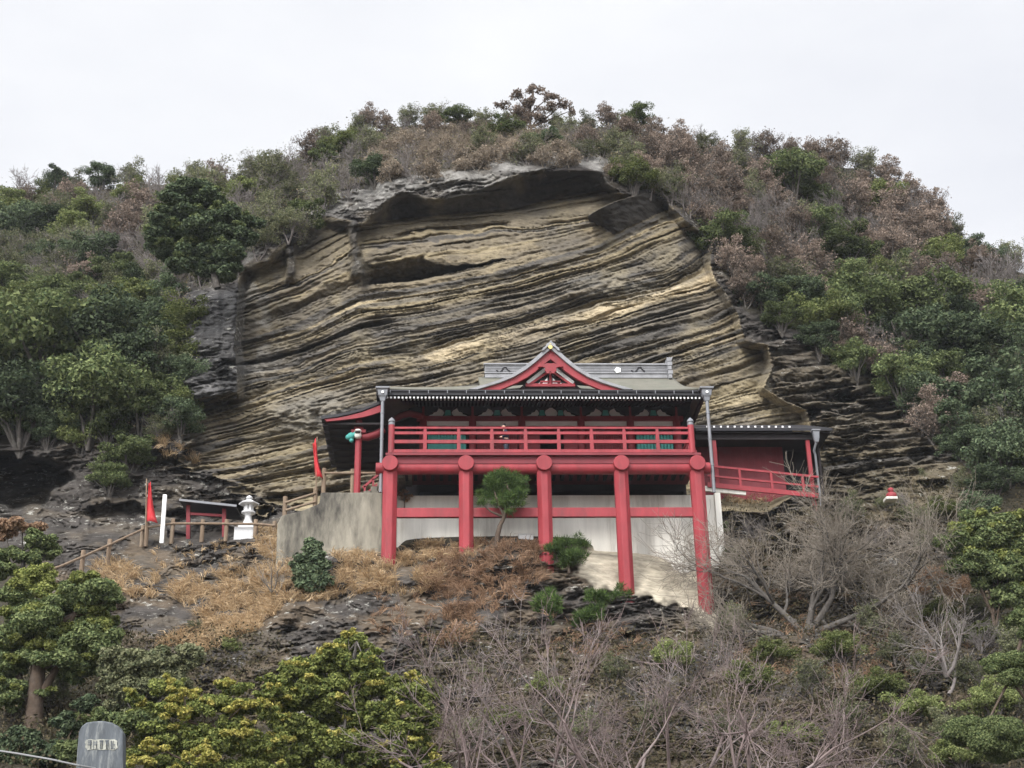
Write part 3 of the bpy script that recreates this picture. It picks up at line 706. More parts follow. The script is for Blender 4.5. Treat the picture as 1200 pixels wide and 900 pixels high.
for x, sx in ((rx1, 1),):
    m = MB()
    for k in range(5):
        zz = zrb - .30 + k * .235; m.box(x - .02, x + .16 + .05 * (k % 2), RY - .5 - .06 * (4 - k) * .4, RY + .5, zz, zz + .2)
    m.prism([(x - .02, zrt + .02), (x + .2, zrt + .02), (x + .3, zrt + .32), (x + .12, zrt + .22), (x, zrt + .3)], RY - .3, RY + .3)
    m.build('ridge_end_tile', M['ridge'], ridge, bevel=.02)
for sgn, xs in ((1, 655), (-1, 560)):        # cloud scroll on the ridge side
    pass
for u0, u1 in ((582, 598), (740, 756)):
    pts = [W(u0 + (u1 - u0) * t / 6, 434 + 3.2 * math.sin(t * 1.3) - .2 * t, RY - .29) for t in range(7)]
    m = MB(); m.tube(pts, .04, 6); m.build('cloud_scroll', M['fascia'], ridge)
# eaves
m = MB(); m.box(ex0, ex1, EY - .02, EY + .12, ezb, ze - .06); m.box(ex0 - .02, ex1 + .02, EY - .08, EY + .06, ze - .1, ze - .02)
m.box(ex0, ex0 + .13, EY + .12, BY, ezb, ze - .06); m.box(ex1 - .13, ex1, EY + .12, BY, ezb, ze - .06)
fas = m.build('fascia', M['fascia'], hall)
for k in range(17):
    m = MB(); x = ex0 + .6 + (ex1 - ex0 - 1.2) * k / 16; m.box(x - .018, x + .018, EY - .1, EY - .081, ze - .2, ze - .06); m.build('gutter_hook', M['pipe'], fas)
zs1 = ezb - .02; zs2 = Zh(469, 56.6)
m = MB(); NRA = 84
for k in range(NRA):
    x = ex0 + .3 + (ex1 - ex0 - .6) * k / (NRA - 1)
    m.bar((x, EY + .1, zs1 - .06), (x, 56.9, zs1 + .62), .075, .10)
    if 4 < k < NRA - 3: m.bar((x, 56.5, zs2 - .05), (x, HY + .1, zc + .12), .075, .10)
ra = m.build('rafters', M['fascia'], hall)
m = MB()
for k in range(NRA):
    x = ex0 + .3 + (ex1 - ex0 - .6) * k / (NRA - 1)
    m.box(x - .037, x + .037, EY + .05, EY + .062, zs1 - .108, zs1 - .018)
    if 4 < k < NRA - 3: m.box(x - .03, x + .03, 56.445, 56.455, zs2 - .09, zs2 - .01)
m.build('rafter_end_dots', M['white'], ra)
m = MB()
def slope_slab(x0, x1, ya, za, yb, zb_):
    m.raw([(x0, ya, za), (x1, ya, za), (x1, yb, zb_), (x0, yb, zb_), (x0, ya, za + .06), (x1, ya, za + .06), (x1, yb, zb_ + .06), (x0, yb, zb_ + .06)], [(3, 2, 1, 0), (4, 5, 6, 7), (0, 1, 5, 4), (1, 2, 6, 5), (2, 3, 7, 6), (3, 0, 4, 7)])
slope_slab(ex0 + .1, ex1 - .1, EY + .1, zs1 - .01, 57.0, zs1 + .70)
slope_slab(ex0 + 1.0, ex1 - 1.0, 56.6, zs2 + .03, HY + .1, zc + .18)
m.box(ex0 + .12, ex1 - .12, 57.0, BY - .1, zs1 + .72, zs1 + .78)
m.box(px[0] - .6, px[-1] + .6, 57.9, 58.1, zc - .02, zc + .02)
m.build('eave_soffit', M['darkwood'], hall)

# front dormer gable
GY = 56.35; gu = 645.0; zg = Zh(408, GY, gu); gxc = X(gu, GY, 410)
def gcurve(u, v): p = W(u, v, GY); return (p.x, p.z)
outer = [(645, 407), (655, 414.5), (664, 422.5), (675, 431.5), (689, 440.5), (706, 448), (723, 453.5), (741, 458.5)]
innr = [(645, 411.5), (654, 419), (663, 427), (674, 435.5), (688, 444), (705, 451), (720, 455.5), (731, 458.8)]
inn2 = [(645, 422), (654, 429), (663, 436.5), (673, 443.5), (684, 449.5), (697, 455), (706, 458.8)]
def mirror(c): return [(1290 - a, b) for a, b in c[::-1]]
def sheet_strip(o, i, y0, y1, name, mat, par, bevel=0):
    m = MB()
    for side in (lambda c: c, lambda c: [(1290 - a, b) for a, b in c]):
        oo = [gcurve(*p) for p in side(o)]; ii = [gcurve(*p) for p in side(i)]
        k = min(len(oo), len(ii))
        for q in range(k - 1):
            A, B, C_, D = oo[q], oo[q + 1], ii[q + 1], ii[q]
            yb_ = lambda p: y1 if y1 < GY + 2 else min(y1, max(GY - .1, float(np.interp(p[1] - .15, [prof_z(t / 20) for t in range(21)], [EY + (RY - EY) * t / 20 for t in range(21)]))))
            v8 = [(p[0], y0, p[1]) for p in (A, B, C_, D)] + [(p[0], yb_(p), p[1]) for p in (A, B, C_, D)]
            m.raw(v8, [(0, 1, 2, 3), (7, 6, 5, 4), (0, 4, 5, 1), (1, 5, 6, 2), (2, 6, 7, 3), (3, 7, 4, 0)])
    return m.build(name, mat, par, bevel=bevel)
gab = sheet_strip(outer, innr, GY - .25, GY + 4.2, 'dormer_roof', M['ridge'], hall)
board = sheet_strip([(a, b + .0) for a, b in innr], inn2 + [(706.5, 458.9)], GY - .12, GY + .05, 'bargeboard', M['red'], hall)
p0 = gcurve(600, 459.5); p1 = gcurve(690, 459.5); pa = gcurve(645, 420)
m = MB(); m.raw([(p0[0], GY + .35, p0[1]), (p1[0], GY + .35, p1[1]), (pa[0], GY + .35, pa[1]), (p0[0], GY + .45, p0[1]), (p1[0], GY + .45, p1[1]), (pa[0], GY + .45, pa[1])], [(0, 1, 2), (3, 5, 4), (0, 3, 4, 1), (1, 4, 5, 2), (2, 5, 3, 0)])
gw = m.build('dormer_wall', M['darkwood'], hall)
m = MB()
for sg_ in (1, -1):
    for (u0, v0, u1, v1) in ((640, 432, 618, 449),):
        a = W(645 + sg_ * (645 - u0), v0, GY + .3); b = W(645 + sg_ * (645 - u1), v1, GY + .3); m.bar(a, b, .06, .16)
    q = [gcurve(645 + sg_ * a, b) for a, b in ((3, 446.5), (3, 439.5), (9, 446.5))]
    m.prism(q if sg_ > 0 else q[::-1], GY + .26, GY + .32)
    q = [gcurve(645 + sg_ * a, b) for a, b in ((12, 449), (12, 445.5), (19, 449))]; m.prism(q, GY + .26, GY + .32)
m.build('white_gable_boards', M['white'], gw)
m = MB(); m.bar(W(616, 451.5, GY + .28), W(674, 451.5, GY + .28), .1, .14); m.bar(W(645, 452, GY + .27), W(645, 436, GY + .27), .1, .12)
for sg_ in (1, -1): m.bar(W(645 + sg_ * 4, 437, GY + .27), W(645 + sg_ * 25, 451, GY + .27), .08, .1); m.bar(W(645 + sg_ * 2, 447.5, GY + .27), W(645 + sg_ * 12, 447.5, GY + .27), .08, .08)
m.build('gable_struts', M['red'], gw)
m = MB()
q = [(0, 428), (4, 427.5), (8, 429), (13, 428.5), (15, 432), (10, 432), (6.5, 433), (7, 436.5), (4, 438.5), (0, 440)]
m.prism([gcurve(645 + a, b) for a, b in q] + [gcurve(645 - a, b) for a, b in q[::-1]], GY - .2, GY - .123)
for a, b in ((0, 434), (-3, 436), (3, 436)): c = W(645 + a, b, GY - .2); m.tube([(c.x, c.y - .03, c.z), (c.x, c.y + .02, c.z)], .08, 8)
m.build('gable_pendant', M['red'], board, bevel=.01)
m = MB()
q = [(0, 402.5), (1.4, 404), (2, 405), (5, 406.5), (6, 409.5), (9, 411), (11, 415), (8, 414.5), (5, 411), (0, 408)]
m.prism([gcurve(645 + a, b) for a, b in q] + [gcurve(645 - a, b) for a, b in q[::-1]], GY - .35, GY - .255)
orn = m.build('gable_ridge_tile', M['ridge'], gab, bevel=.02)
c = W(645, 406.5, GY - .4); m = MB(); m.tube([(c.x, c.y, c.z), (c.x, c.y + .05, c.z)], .09, 10); c2 = W(645, 403.3, GY - .3); m.lathe((c2.x, c2.y, c2.z - .06), [(.03, 0), (.07, .05), (.03, .11), (.005, .15)], 8)
m.build('gilt_boss', M['gold'], orn)
m = MB(); zrd = gcurve(645, 407)[1]; m.tube([(gxc, GY - .3, zrd), (gxc, RY, zrd)], .13, 10); m.build('dormer_ridge', M['ridge'], gab)
# rain hoppers and downpipes
for u0, v0, v1, Yp in ((448.7, 455, 577, 55.35), (827.2, 455, 577, 55.35)):
    a = W(u0, v0, Yp); zb_ = W(u0 + (v1 - v0) * (u0 - 530) / 3700, v1, Yp).z
    m = MB(); m.tube([(a.x, Yp, zb_), (a.x, Yp, a.z - .5)], .075, 10)
    for t in (.25, .5, .75): zz = zb_ + (a.z - zb_) * t; m.tube([(a.x, Yp, zz), (a.x, Yp, zz + .05)], .095, 10)
    dp = m.build('downpipe', M['pipe'], hall, smooth=40)
    m = MB(); vv = []
    for (hw, dz) in ((.10, -.62), (.13, -.45), (.19, -.36), (.22, -.12), (.30, -.08), (.30, 0)):
        for (i, j) in ((-1, -1), (1, -1), (1, 1), (-1, 1)): vv.append((a.x + i * hw, Yp + j * hw * .8, a.z + dz))
    ff = [(3, 2, 1, 0), (20, 21, 22, 23)] + [(r * 4 + k, r * 4 + (k + 1) % 4, r * 4 + 4 + (k + 1) % 4, r * 4 + 4 + k) for r in range(5) for k in range(4)]
    m.raw(vv, ff); hp = m.build('rain_hopper', M['pipe'], dp, bevel=.012)
    m = MB(); m.tube([(a.x, Yp - .21, a.z - .25), (a.x, Yp - .17, a.z - .25)], .06, 10); m.build('hopper_boss', M['white'], hp)

# ------------------------------------------------------------------ side porch over the steps, on the hall's left
porch = empty('side_porch', W(420, 577, 56.2)); tag(porch, 'dark roofed side porch with curved red bargeboard and one red post', 'porch')
PY = 56.0
top = [(446, 470.5), (436, 475), (424, 479.5), (410, 483), (396, 486), (376, 488.5)]
bot = [(446, 474), (436, 478), (424, 482.5), (410, 486.2), (396, 489.2), (377, 492)]
m = MB(); 
for i in range(5):
    A, B, C_, D = W(*top[i], PY), W(*top[i + 1], PY), W(*bot[i + 1], PY), W(*bot[i], PY)
    m.raw([(p.x, y, p.z) for y in (PY - .1, PY + 5.6) for p in (A, B, C_, D)], [(0, 1, 2, 3), (7, 6, 5, 4), (0, 4, 5, 1), (1, 5, 6, 2), (2, 6, 7, 3), (3, 7, 4, 0)])
pr_ = m.build('porch_roof', M['fascia'], porch)
m = MB(); bt2 = [(446, 483), (436, 486.5), (424, 489.5), (410, 491.5), (396, 493), (383, 494.2)]
b2 = [(446, 475), (436, 479), (424, 483.5), (410, 487.2), (396, 490), (380, 491.5)]
for i in range(5):
    A, B, C_, D = W(*b2[i], PY), W(*b2[i + 1], PY), W(*bt2[i + 1], PY), W(*bt2[i], PY)
    m.raw([(p.x, y, p.z) for y in (PY - .05, PY + .06) for p in (A, B, C_, D)], [(0, 1, 2, 3), (7, 6, 5, 4), (0, 4, 5, 1), (1, 5, 6, 2), (2, 6, 7, 3), (3, 7, 4, 0)])
m.build('porch_bargeboard', M['red'], porch)
m = MB(); zsf = W(383, 495, PY).z; xs0 = W(384, 495, PY).x; xs1 = W(447, 495, PY).x
m.box(xs0, xs1, PY + .1, PY + 5.5, zsf - .05, zsf + .03); 
for k in range(7): m.box(xs0, xs1, PY + .6 + k * .8, PY + .72 + k * .8, zsf - .15, zsf - .05)
m.build('porch_soffit', M['darkwood'], porch)
m = MB(); xe = W(377, 490, PY).x
for k in range(7):
    y = PY + .35 + k * .82; m = MB(); m.bar((xs0 + .05, y, zsf), (xe + .02, y, zsf + .02), .09, .12); m.build('porch_rafter', M['darkwood'], porch)
xc = X(420, PY + .5, 520)
m = MB(); zp0 = W(420, 585, PY + .5).z; zp1 = W(420, 470, PY + .5).z
m.tube([(xc, PY + .5, zp0), (xc, PY + .5, zsf + .3)], .15, 8); post = m.build('porch_post', M['red'], porch, bevel=.02)
m = MB(); m.box(xc - .32, xc + .32, PY + .3, PY + .7, zsf - .35, zsf - .18); m.box(xc - .2, xc + .2, PY + .35, PY + .65, zsf - .18, zsf + .1); m.build('bracket_block', M['darkred'], porch, bevel=.03)
m = MB(); pts = [W(424, 516, PY + .5), W(432, 514.5, PY + .5), W(441, 511, PY + .5), W(449, 505, PY + .5), W(452, 500, PY + .5)]
pts = [W(422, 512, PY + .5), W(431, 512.5, PY + .5), W(440, 509.5, PY + .5), W(450, 503, PY + .5)]
m.tube(pts, [.14, .17, .17, .15], 8); m.build('porch_rainbow_beam', M['darkred'], porch, smooth=50)
c = W(419.5, 508, PY + .3)
m = MB(); m.lathe((c.x, c.y, c.z - .3), [(.05, .06), (.13, .1), (.16, .2), (.13, .33), (.16, .4), (.12, .47), (.05, .5)], 12); m.build('carved_beast_head', M['wall'], porch, smooth=50)
m = MB(); m.box(c.x - .11, c.x + .11, c.y - .22, c.y - .1, c.z - .03, c.z + .05); m.build('beast_brow', M['hair'], porch)
m = MB(); c = W(411.5, 511, PY + .35); 
for a_, b_, r_ in ((0, 0, .17), (.14, .05, .13), (-.12, -.05, .13), (.02, -.2, .1)): m.lathe((c.x + a_, c.y, c.z + b_ - r_), [(.02, 0), (r_ * .8, r_ * .4), (r_, r_), (r_ * .8, r_ * 1.6), (.02, r_ * 2)], 8)
m.build('green_beast_head', M['teal'], porch, smooth=50)
steps = empty('stairway', W(438, 575, 56.8)); tag(steps, 'short flight of steps with sloping red handrail beside the red porch post', 'stairs')
m = MB()
for k in range(7):
    x0 = X(427, 56.8, 575) + k * .28; zz = W(427, 578, 56.8).z + k * .2; m.box(x0, x0 + .32, 56.5, 58.2, zz - .4, zz)
m.build('treads', M['concrete'], steps)
m = MB()
a, b = W(425, 574.5, 56.55), W(450, 553, 56.55)
for dz in (0, -.42): m.bar(a + Vector((0, 0, dz + .1)), b + Vector((0, 0, dz + .1)), .08, .1)
for t in (.1, .5, .95): p = a.lerp(b, t); m.bar(p + Vector((0, 0, .1)), p + Vector((0, 0, -.55)), .08, .08)
m.build('handrail', M['red'], steps)

# ------------------------------------------------------------------ corridor wing on the right
corr = empty('side_corridor', W(890, 575, 60.5)); tag(corr, 'low red side corridor with dark eaves on the right of the hall', 'building')
CY = 60.0
zc0 = W(880, 507.5, CY).z; xa = X(815, CY, 507); xb = W(957, 507, CY).x; xb2 = W(974, 508, CY).x
m = MB(); m.raw([(xa, CY - .3, zc0), (xb2, CY - .3, zc0), (xb2 - .4, CY + 2.6, zc0 + 1.35), (xa, CY + 2.6, zc0 + 1.35), (xa, CY - .3, zc0 + .12), (xb2, CY - .3, zc0 + .12), (xb2 - .4, CY + 2.6, zc0 + 1.47), (xa, CY + 2.6, zc0 + 1.47)], [(3, 2, 1, 0), (4, 5, 6, 7), (0, 1, 5, 4), (1, 2, 6, 5), (2, 3, 7, 6), (3, 0, 4, 7)])
cr = m.build('corridor_roof', M['fascia'], corr)
m = MB(); m.box(xa, W(936, 502, CY).x, CY + 1.2, CY + 1.5, W(880, 500.5, CY + 1.3).z - .35, W(880, 500.5, CY + 1.3).z); m.build('roof_ridge_strip', M['darkwood'], cr)
m = MB()
for k in range(13):
    x = xa + .5 + k * .32; m.box(x - .04, x + .04, CY - .37, CY - .31, zc0 + .13, zc0 + .21)
m.build('rafter_end_dots', M['white'], cr)
m = MB(); m.box(xa, xb2 - .1, CY - .2, CY + 2.4, zc0 - .06, zc0 - .005); m.box(xa, xb, CY + .0, CY + .15, zc0 - .32, zc0 - .065); m.build('corridor_soffit', M['darkwood'], corr)
xw1 = W(918, 540, CY + 1.6).x
zfl = W(860, 572, CY).z
m = MB(); m.box(xa, xw1, CY + 1.6, CY + 1.75, zfl - .6, zc0 - .06)
for k in range(16): x = xa + (xw1 - xa) * k / 16; m.box(x - .02, x + .02, CY + 1.585, CY + 1.6, zfl - .6, zc0 - .06)
m.build('corridor_wall', M['maroon'], corr)
m = MB(); m.box(xw1 + .003, xb2, CY + 2.2, CY + 2.35, zfl - 1.2, zc0); m.box(xb2 - .5, xb2 - .4, CY + .8, CY + 2.2, zfl - 1.2, zc0 - .06); m.build('corridor_dark_back', M['darkwood'], corr)
for u in (839, 949.5):
    x = W(u, 540, CY).x; m = MB(); m.box(x - .09, x + .09, CY + .05, CY + .23, zfl - 1.4, zc0 - .06); m.build('corridor_post', M['red'], corr, bevel=.01)
m = MB(); a = W(829, 545.5, CY - .15); b = W(962, 560, CY - .15)
for dv, h in ((0, .1), (11.5, .09), (22, .22)):
    m.bar(W(829, 546 + dv, CY - .15), W(959, 559 + dv, CY - .15), .09, h)
m.build('corridor_rails', M['red'], corr)
for u in (832, 866, 903, 940):
    vt = 546 + (u - 829) * 14.5 / 146; t_ = W(u, vt, CY - .15); m = MB(); m.bar((t_.x, CY - .15, t_.z), (t_.x, CY - .15, t_.z - .95), .11, .11); m.build('corridor_rail_post', M['red'], corr)
m = MB(); m.bar(W(824, 572.5, CY - .04), W(874, 577.5, CY - .04), .12, .24); m.build('corridor_sill', M['wall'], corr)
a = W(955.5, 504, CY - .42); m = MB()
m.tube([(a.x, a.y, a.z - .55), (a.x - .12, a.y + .2, a.z - .95), (a.x - .05, a.y + .3, a.z - 1.1), (a.x - .05, a.y + .3, zfl - .9)], .06, 8); dp = m.build('downpipe', M['pipe'], corr, smooth=50)
m = MB(); vv = []
for (hw, dz) in ((.08, -.6), (.12, -.4), (.15, -.1), (.2, -.06), (.2, 0)):
    for (i, j) in ((-1, -1), (1, -1), (1, 1), (-1, 1)): vv.append((a.x + i * hw, a.y + j * hw * .8, a.z + dz))
m.raw(vv, [(3, 2, 1, 0), (16, 17, 18, 19)] + [(r * 4 + k, r * 4 + (k + 1) % 4, r * 4 + 4 + (k + 1) % 4, r * 4 + 4 + k) for r in range(4) for k in range(4)]); m.build('rain_hopper', M['pipe'], dp)

# ------------------------------------------------------------------ walls
m = MB(); x0 = X(452, 57.5); x1 = W(838, 600, 57.5).x; zt_ = W(640, 580.5, 57.5).z
for a_, b_ in zip([452, 545, 637, 728], [545, 637, 728, 838]):
    m.box(W(a_, 600, 57.5).x, W(b_, 600, 57.5).x - .006, 57.5, 57.85, W(640, 720, 57.5).z, zt_)
m.box(x0, x1, 57.52, 57.83, W(640, 720, 57.5).z, zt_ - .004)
tag(m.build('retaining_wall', M['wall'], None), 'pale cement retaining wall behind the red stage pillars', 'wall')
m = MB(); x0 = W(838.5, 600, 57.4).x; m.box(x0, x0 + .25, 57.3, 59.5, W(838, 660, 57.4).z, W(838, 578, 57.4).z)
tag(m.build('wall_end', M['wall'], None), 'narrow pale cement wall end right of the last red pillar', 'wall')
# weathered concrete wall with a sloping top, left of the stage
CWY = 56.3
ol = [W(*p, CWY) for p in ((448, 577), (376, 577), (374, 590), (352, 599), (330, 604), (325, 614), (322, 690), (448, 690))]
m = MB(); m.prism([(p.x, p.z) for p in ol], CWY, CWY + 1.9)
tag(m.build('retaining_wall', M['concrete'], None, bevel=.04), 'streaked grey concrete wall with a sloping top left of the stage', 'wall')
m = MB(); p = W(608, 639, 56.3); p2 = W(625, 626, 56.3)
m.box(p.x, p2.x, 56.3, 56.75, p.z - .3, p2.z); m.box(p.x - .02, p2.x + .02, 56.27, 56.78, p2.z, p2.z + .03)
tag(m.build('meter_box', M['white'], None, bevel=.015), 'small white box at the foot of the pale wall behind the pine', 'box')

# ------------------------------------------------------------------ terrace on the left: log fences, banners, shelter, lantern
def log_fence(name, label, posts, rails, Ya, rr=.055, pr=.10):
    f = empty(name, W(posts[0][0], posts[0][2], Ya(posts[0][0]))); tag(f, label, 'fence', 'log fences along the temple terrace')
    for i, (u, v0, v1) in enumerate(posts):
        y = Ya(u); t_ = W(u, v0, y); b_ = W(u, v1 + 4, y)
        m = MB(); m.tube([(t_.x, y, b_.z), (t_.x, y, t_.z)], pr, 10); m.build('post', M['log'], f, smooth=40, bevel=.02)
    for pts in rails:
        m = MB(); m.tube([W(u, v, Ya(u) - .1) for u, v in pts], rr, 8); m.build('rail', M['log'], f, smooth=40)
    return f
log_fence('log_fence', 'level log fence with one rail along the terrace edge before the lantern',
          [(173, 612, 637), (203, 608, 634), (238, 609, 632), (266, 609, 631), (300, 609, 626), (322, 611, 624)], [[(173, 618), (203, 613.5), (238, 613.5), (266, 613.8), (300, 614), (322, 616)]], lambda u: 61.3)
log_fence('log_fence', 'sloping log fence on the ramp going down left of the terrace',
          [(98, 645, 674), (129, 632, 661), (168, 616, 638)], [[(56, 668), (70, 664), (98, 652), (129, 638), (168, 620)]], lambda u: float(np.interp(u, [60, 98, 129, 168], [min(terrY(a, b) for a in (x - 6, x, x + 6) for b in (y_ - 22, y_ - 12, y_)) - .25 for x, y_ in ((60, 690), (98, 674), (129, 661), (168, 638))])))
log_fence('log_fence', 'short stepped log fence climbing the sloping concrete wall top',
          [(334.5, 582, 606), (370, 572, 598)], [[(334.5, 589), (370, 578)], [(334.5, 598), (370, 588)]], lambda u: 56.9)
log_fence('log_fence', 'log fence on top of the concrete wall beside the red porch post',
          [(380, 549, 580), (413.5, 550, 580)], [[(380, 554.5), (413.5, 554.5), (440, 554.5)]], lambda u: 56.6)
def banner(label, u0, v0, v1, cloth, Y):
    f = empty('banner', W(u0, v1, Y)); tag(f, label, 'banner', 'red banners on thin poles')
    m = MB(); a_ = W(u0, v0, Y); b_ = W(u0, v1, Y); m.tube([(b_.x, Y, b_.z), (a_.x + .05, Y, a_.z)], .03, 8); m.build('pole', M['log'], f)
    vs = []; fs = []; K = 12
    for j in range(K + 1):
        t = j / K; Lp, Rp = cloth(t)
        for i in range(5):
            q = i / 4; p = W(Lp[0] + (Rp[0] - Lp[0]) * q, Lp[1] + (Rp[1] - Lp[1]) * q, Y)
            vs.append((p.x, Y - .04 + .14 * math.sin(q * 5 + t * 2), p.z))
    for j in range(K):
        for i in range(4): p = j * 5 + i; fs.append((p, p + 1, p + 6, p + 5))
    m = MB(); m.raw(vs, fs); o = m.build('cloth', M['flag'], f, smooth=60); sd = o.modifiers.new('thick', 'SOLIDIFY'); sd.thickness = .01
    o.data.polygons.foreach_set('use_smooth', np.ones(len(o.data.polygons), bool))
    return f
banner('red banner furled on a thin pole beside the white post', 170.5, 561, 640, lambda t: ((174.5 - 4.5 * t, 566 + 45 * t), (177.5 + 2.5 * t + 4.5 * t ** 3, 566 + 47 * t)), 61.0)
banner('red banner hanging beside the dark side porch', 370.3, 512, 575, lambda t: ((366.5 + 3 * t, 520 + 39 * t), (370.5 + 3 * t + 5.5 * t ** 3, 515 + 46 * t)), 56.5)
m = MB(); a = W(193.5, 580, 60.9); b = W(189.5, 637, 60.9); m.bar(b, a, .17, .17)
tag(m.build('marker_post', M['white'], None, bevel=.015), 'plain white square post between the red banner and the shelter', 'post')
sh = empty('shelter', W(243, 634, 62)); tag(sh, 'small open shelter with two red posts under a flat sloping grey roof', 'shelter')
for u, v0, v1 in ((220.5, 592, 638), (262.5, 596, 632)):
    m = MB(); m.bar(W(u, v1, 61.9), W(u + .3, v0, 61.9), .17, .17); m.build('post', M['darkred'], sh)
m = MB(); m.bar(W(221, 602, 61.9), W(263, 604.5, 61.9), .1, .12); m.build('beam', M['darkred'], sh)
m = MB(); A = W(211, 588.5, 61.5); B = W(277, 595.5, 61.5)
m.raw([(A.x, 61.4, A.z), (B.x, 61.4, B.z), (B.x, 63.6, B.z + .1), (A.x, 63.6, A.z + .1), (A.x, 61.4, A.z + .1), (B.x, 61.4, B.z + .1), (B.x, 63.6, B.z + .2), (A.x, 63.6, A.z + .2)], [(3, 2, 1, 0), (4, 5, 6, 7), (0, 1, 5, 4), (1, 2, 6, 5), (2, 3, 7, 6), (3, 0, 4, 7)])
ro = m.build('roof', M['fascia'], sh)  # black roof colour stands in for the shade on its underside
m = MB(); m.raw([(A.x - .02, 61.36, A.z + .02), (B.x + .02, 61.36, B.z + .02), (B.x + .02, 61.4, B.z + .02), (A.x - .02, 61.4, A.z + .02), (A.x - .02, 61.36, A.z + .12), (B.x + .02, 61.36, B.z + .12), (B.x + .02, 61.398, B.z + .12), (A.x - .02, 61.398, A.z + .12)], [(3, 2, 1, 0), (4, 5, 6, 7), (0, 1, 5, 4), (1, 2, 6, 5), (2, 3, 7, 6), (3, 0, 4, 7)])
m.build('roof_edge', M['pipe'], ro)
# stone lantern
lb = W(291, 626, 61.9); lt = W(291, 580.5, 61.9); H = lt.z - lb.z; lx = W(291, 604, 61.9).x
lan = empty('stone_lantern', (lx, 61.9, lb.z)); tag(lan, 'tall white stone lantern on a stepped base on the terrace', 'lantern')
m = MB(); m.box(lx - .52, lx + .52, 61.38, 62.42, lb.z - .6, lb.z + .1 * H); m.box(lx - .38, lx + .38, 61.52, 62.28, lb.z + .1 * H, lb.z + .2 * H); m.build('base', M['stone'], lan, bevel=.02)
m = MB(); m.lathe((lx, 61.9, lb.z), [(.36, .2 * H), (.24, .28 * H), (.17, .36 * H), (.15, .46 * H), (.2, .5 * H), (.32, .53 * H), (.32, .57 * H), (.26, .585 * H)], 16); m.build('pedestal', M['stone'], lan, smooth=40)
m = MB()
for k in range(6):
    a_ = math.pi / 3 * k; m.box(lx + .17 * math.cos(a_) - .05, lx + .17 * math.cos(a_) + .05, 61.9 + .17 * math.sin(a_) - .05, 61.9 + .17 * math.sin(a_) + .05, lb.z + .585 * H, lb.z + .73 * H)
m.lathe((lx, 61.9, lb.z), [(.13, .585 * H), (.13, .73 * H)], 6); m.build('fire_box', M['stone'], lan)
m = MB(); m.lathe((lx, 61.9, lb.z), [(.2, .73 * H), (.47, .755 * H), (.48, .785 * H), (.36, .81 * H), (.2, .86 * H), (.09, .88 * H)], 6); m.build('cap_stone', M['stone'], lan, bevel=.02)
m = MB(); m.lathe((lx, 61.9, lb.z), [(.08, .88 * H), (.14, .91 * H), (.15, .94 * H), (.1, .97 * H), (.02, 1.0 * H)], 12); m.build('finial', M['stone'], lan, smooth=50)
# bench-like dark rack behind the fence
m = MB(); a, b = W(197, 622, 62.2), W(220, 627, 62.2); m.bar(a, b, .5, .08); m.bar(W(197, 629, 62.2), W(220, 634, 62.2), .5, .08)
for p in (a, b): m.bar(p, p - Vector((0, 0, .6)), .08, .08)
tag(m.build('bench', M['darkwood'], None), 'low dark bench inside the small terrace shelter', 'bench')
# red-draped stone beyond the bare tree
sv = empty('stone_figure', W(1044, 582, 61.3)); tag(sv, 'small red cloth draped figure on a white base beyond the grey bare tree', 'figure')
c = W(1044, 582, 61.3); m = MB(); m.box(c.x - .30, c.x + .24, 61.05, 61.6, c.z - .2, c.z - .06); m.build('base', M['wall'], sv, bevel=.03)
m = MB(); m.lathe((c.x + .05, 61.35, c.z + .08), [(.24, -.1), (.26, .0), (.2, .1), (.1, .15), (.13, .2), (.15, .27), (.12, .34), (.04, .38)], 10); m.build('red_drape', M['red'], sv, smooth=50)

# ------------------------------------------------------------------ inscribed monument, lower left
MY = 34.0
ol = [(88.5, 905), (90, 880), (92, 858), (95, 851), (101, 846.5), (110, 845), (121, 844.5), (131, 846.5), (139, 851), (144, 858.5), (144.5, 880), (144, 905), (144, 960), (87, 960)]
mon = empty('stone_monument', W(116, 960, MY)); tag(mon, 'upright round topped grey stone monument streaked with lichen at the lower left', 'monument')
m = MB(); q = [W(a_, b_, MY) for a_, b_ in ol]; m.prism([(p.x, p.z) for p in q], MY, MY + .35); m.build('slab', M['slab'], mon, bevel=.04)
# worn row of carved characters on a pale patch
m = MB(); q = [W(a_, b_, MY - .003) for a_, b_ in ((99.5, 869.5), (101, 867), (106, 866.3), (112, 867), (119, 866.2), (127, 866.9), (134, 866.4), (137.6, 868.2), (137, 872), (138, 876.4), (134, 879.3), (127, 878.2), (119, 879), (110, 878), (103, 879.2), (99.8, 876), (100.4, 872.5))]
m.prism([(p.x, p.z) for p in q], MY - .012, MY - .002)
pan = m.build('inscription_panel', weathered('chalky_lichen', (.36, .36, .31), .9, .35, 7, (.11, .12, .125), 1.0, .4), mon)
rr = random.Random(4); m = MB()
for k in range(5):
    u0 = 103 + k * 6.8
    for st in range(5):
        if rr.random() < .5: a_, b_ = (u0, 868.2 + st * 2.2), (u0 + 4.4, 868.2 + st * 2.2 + rr.uniform(-.4, .4))
        else: a_, b_ = (u0 + st * .95, 868), (u0 + st * .95 + rr.uniform(-1.2, 1.2), 877.5)
        m.bar(W(*a_, MY - .014), W(*b_, MY - .014), .012, .03)
m.build('carved_characters', M['slab'], pan)
m = MB(); m.tube([W(-20, 877, 33.6), W(20, 883, 33.55), W(60, 890, 33.5), W(92, 897, 33.6), W(112, 900.5, 33.9)], .022, 6)
tag(m.build('cable', M['cable'], None), 'thin pale cable sagging past the grey stone monument', 'cable')

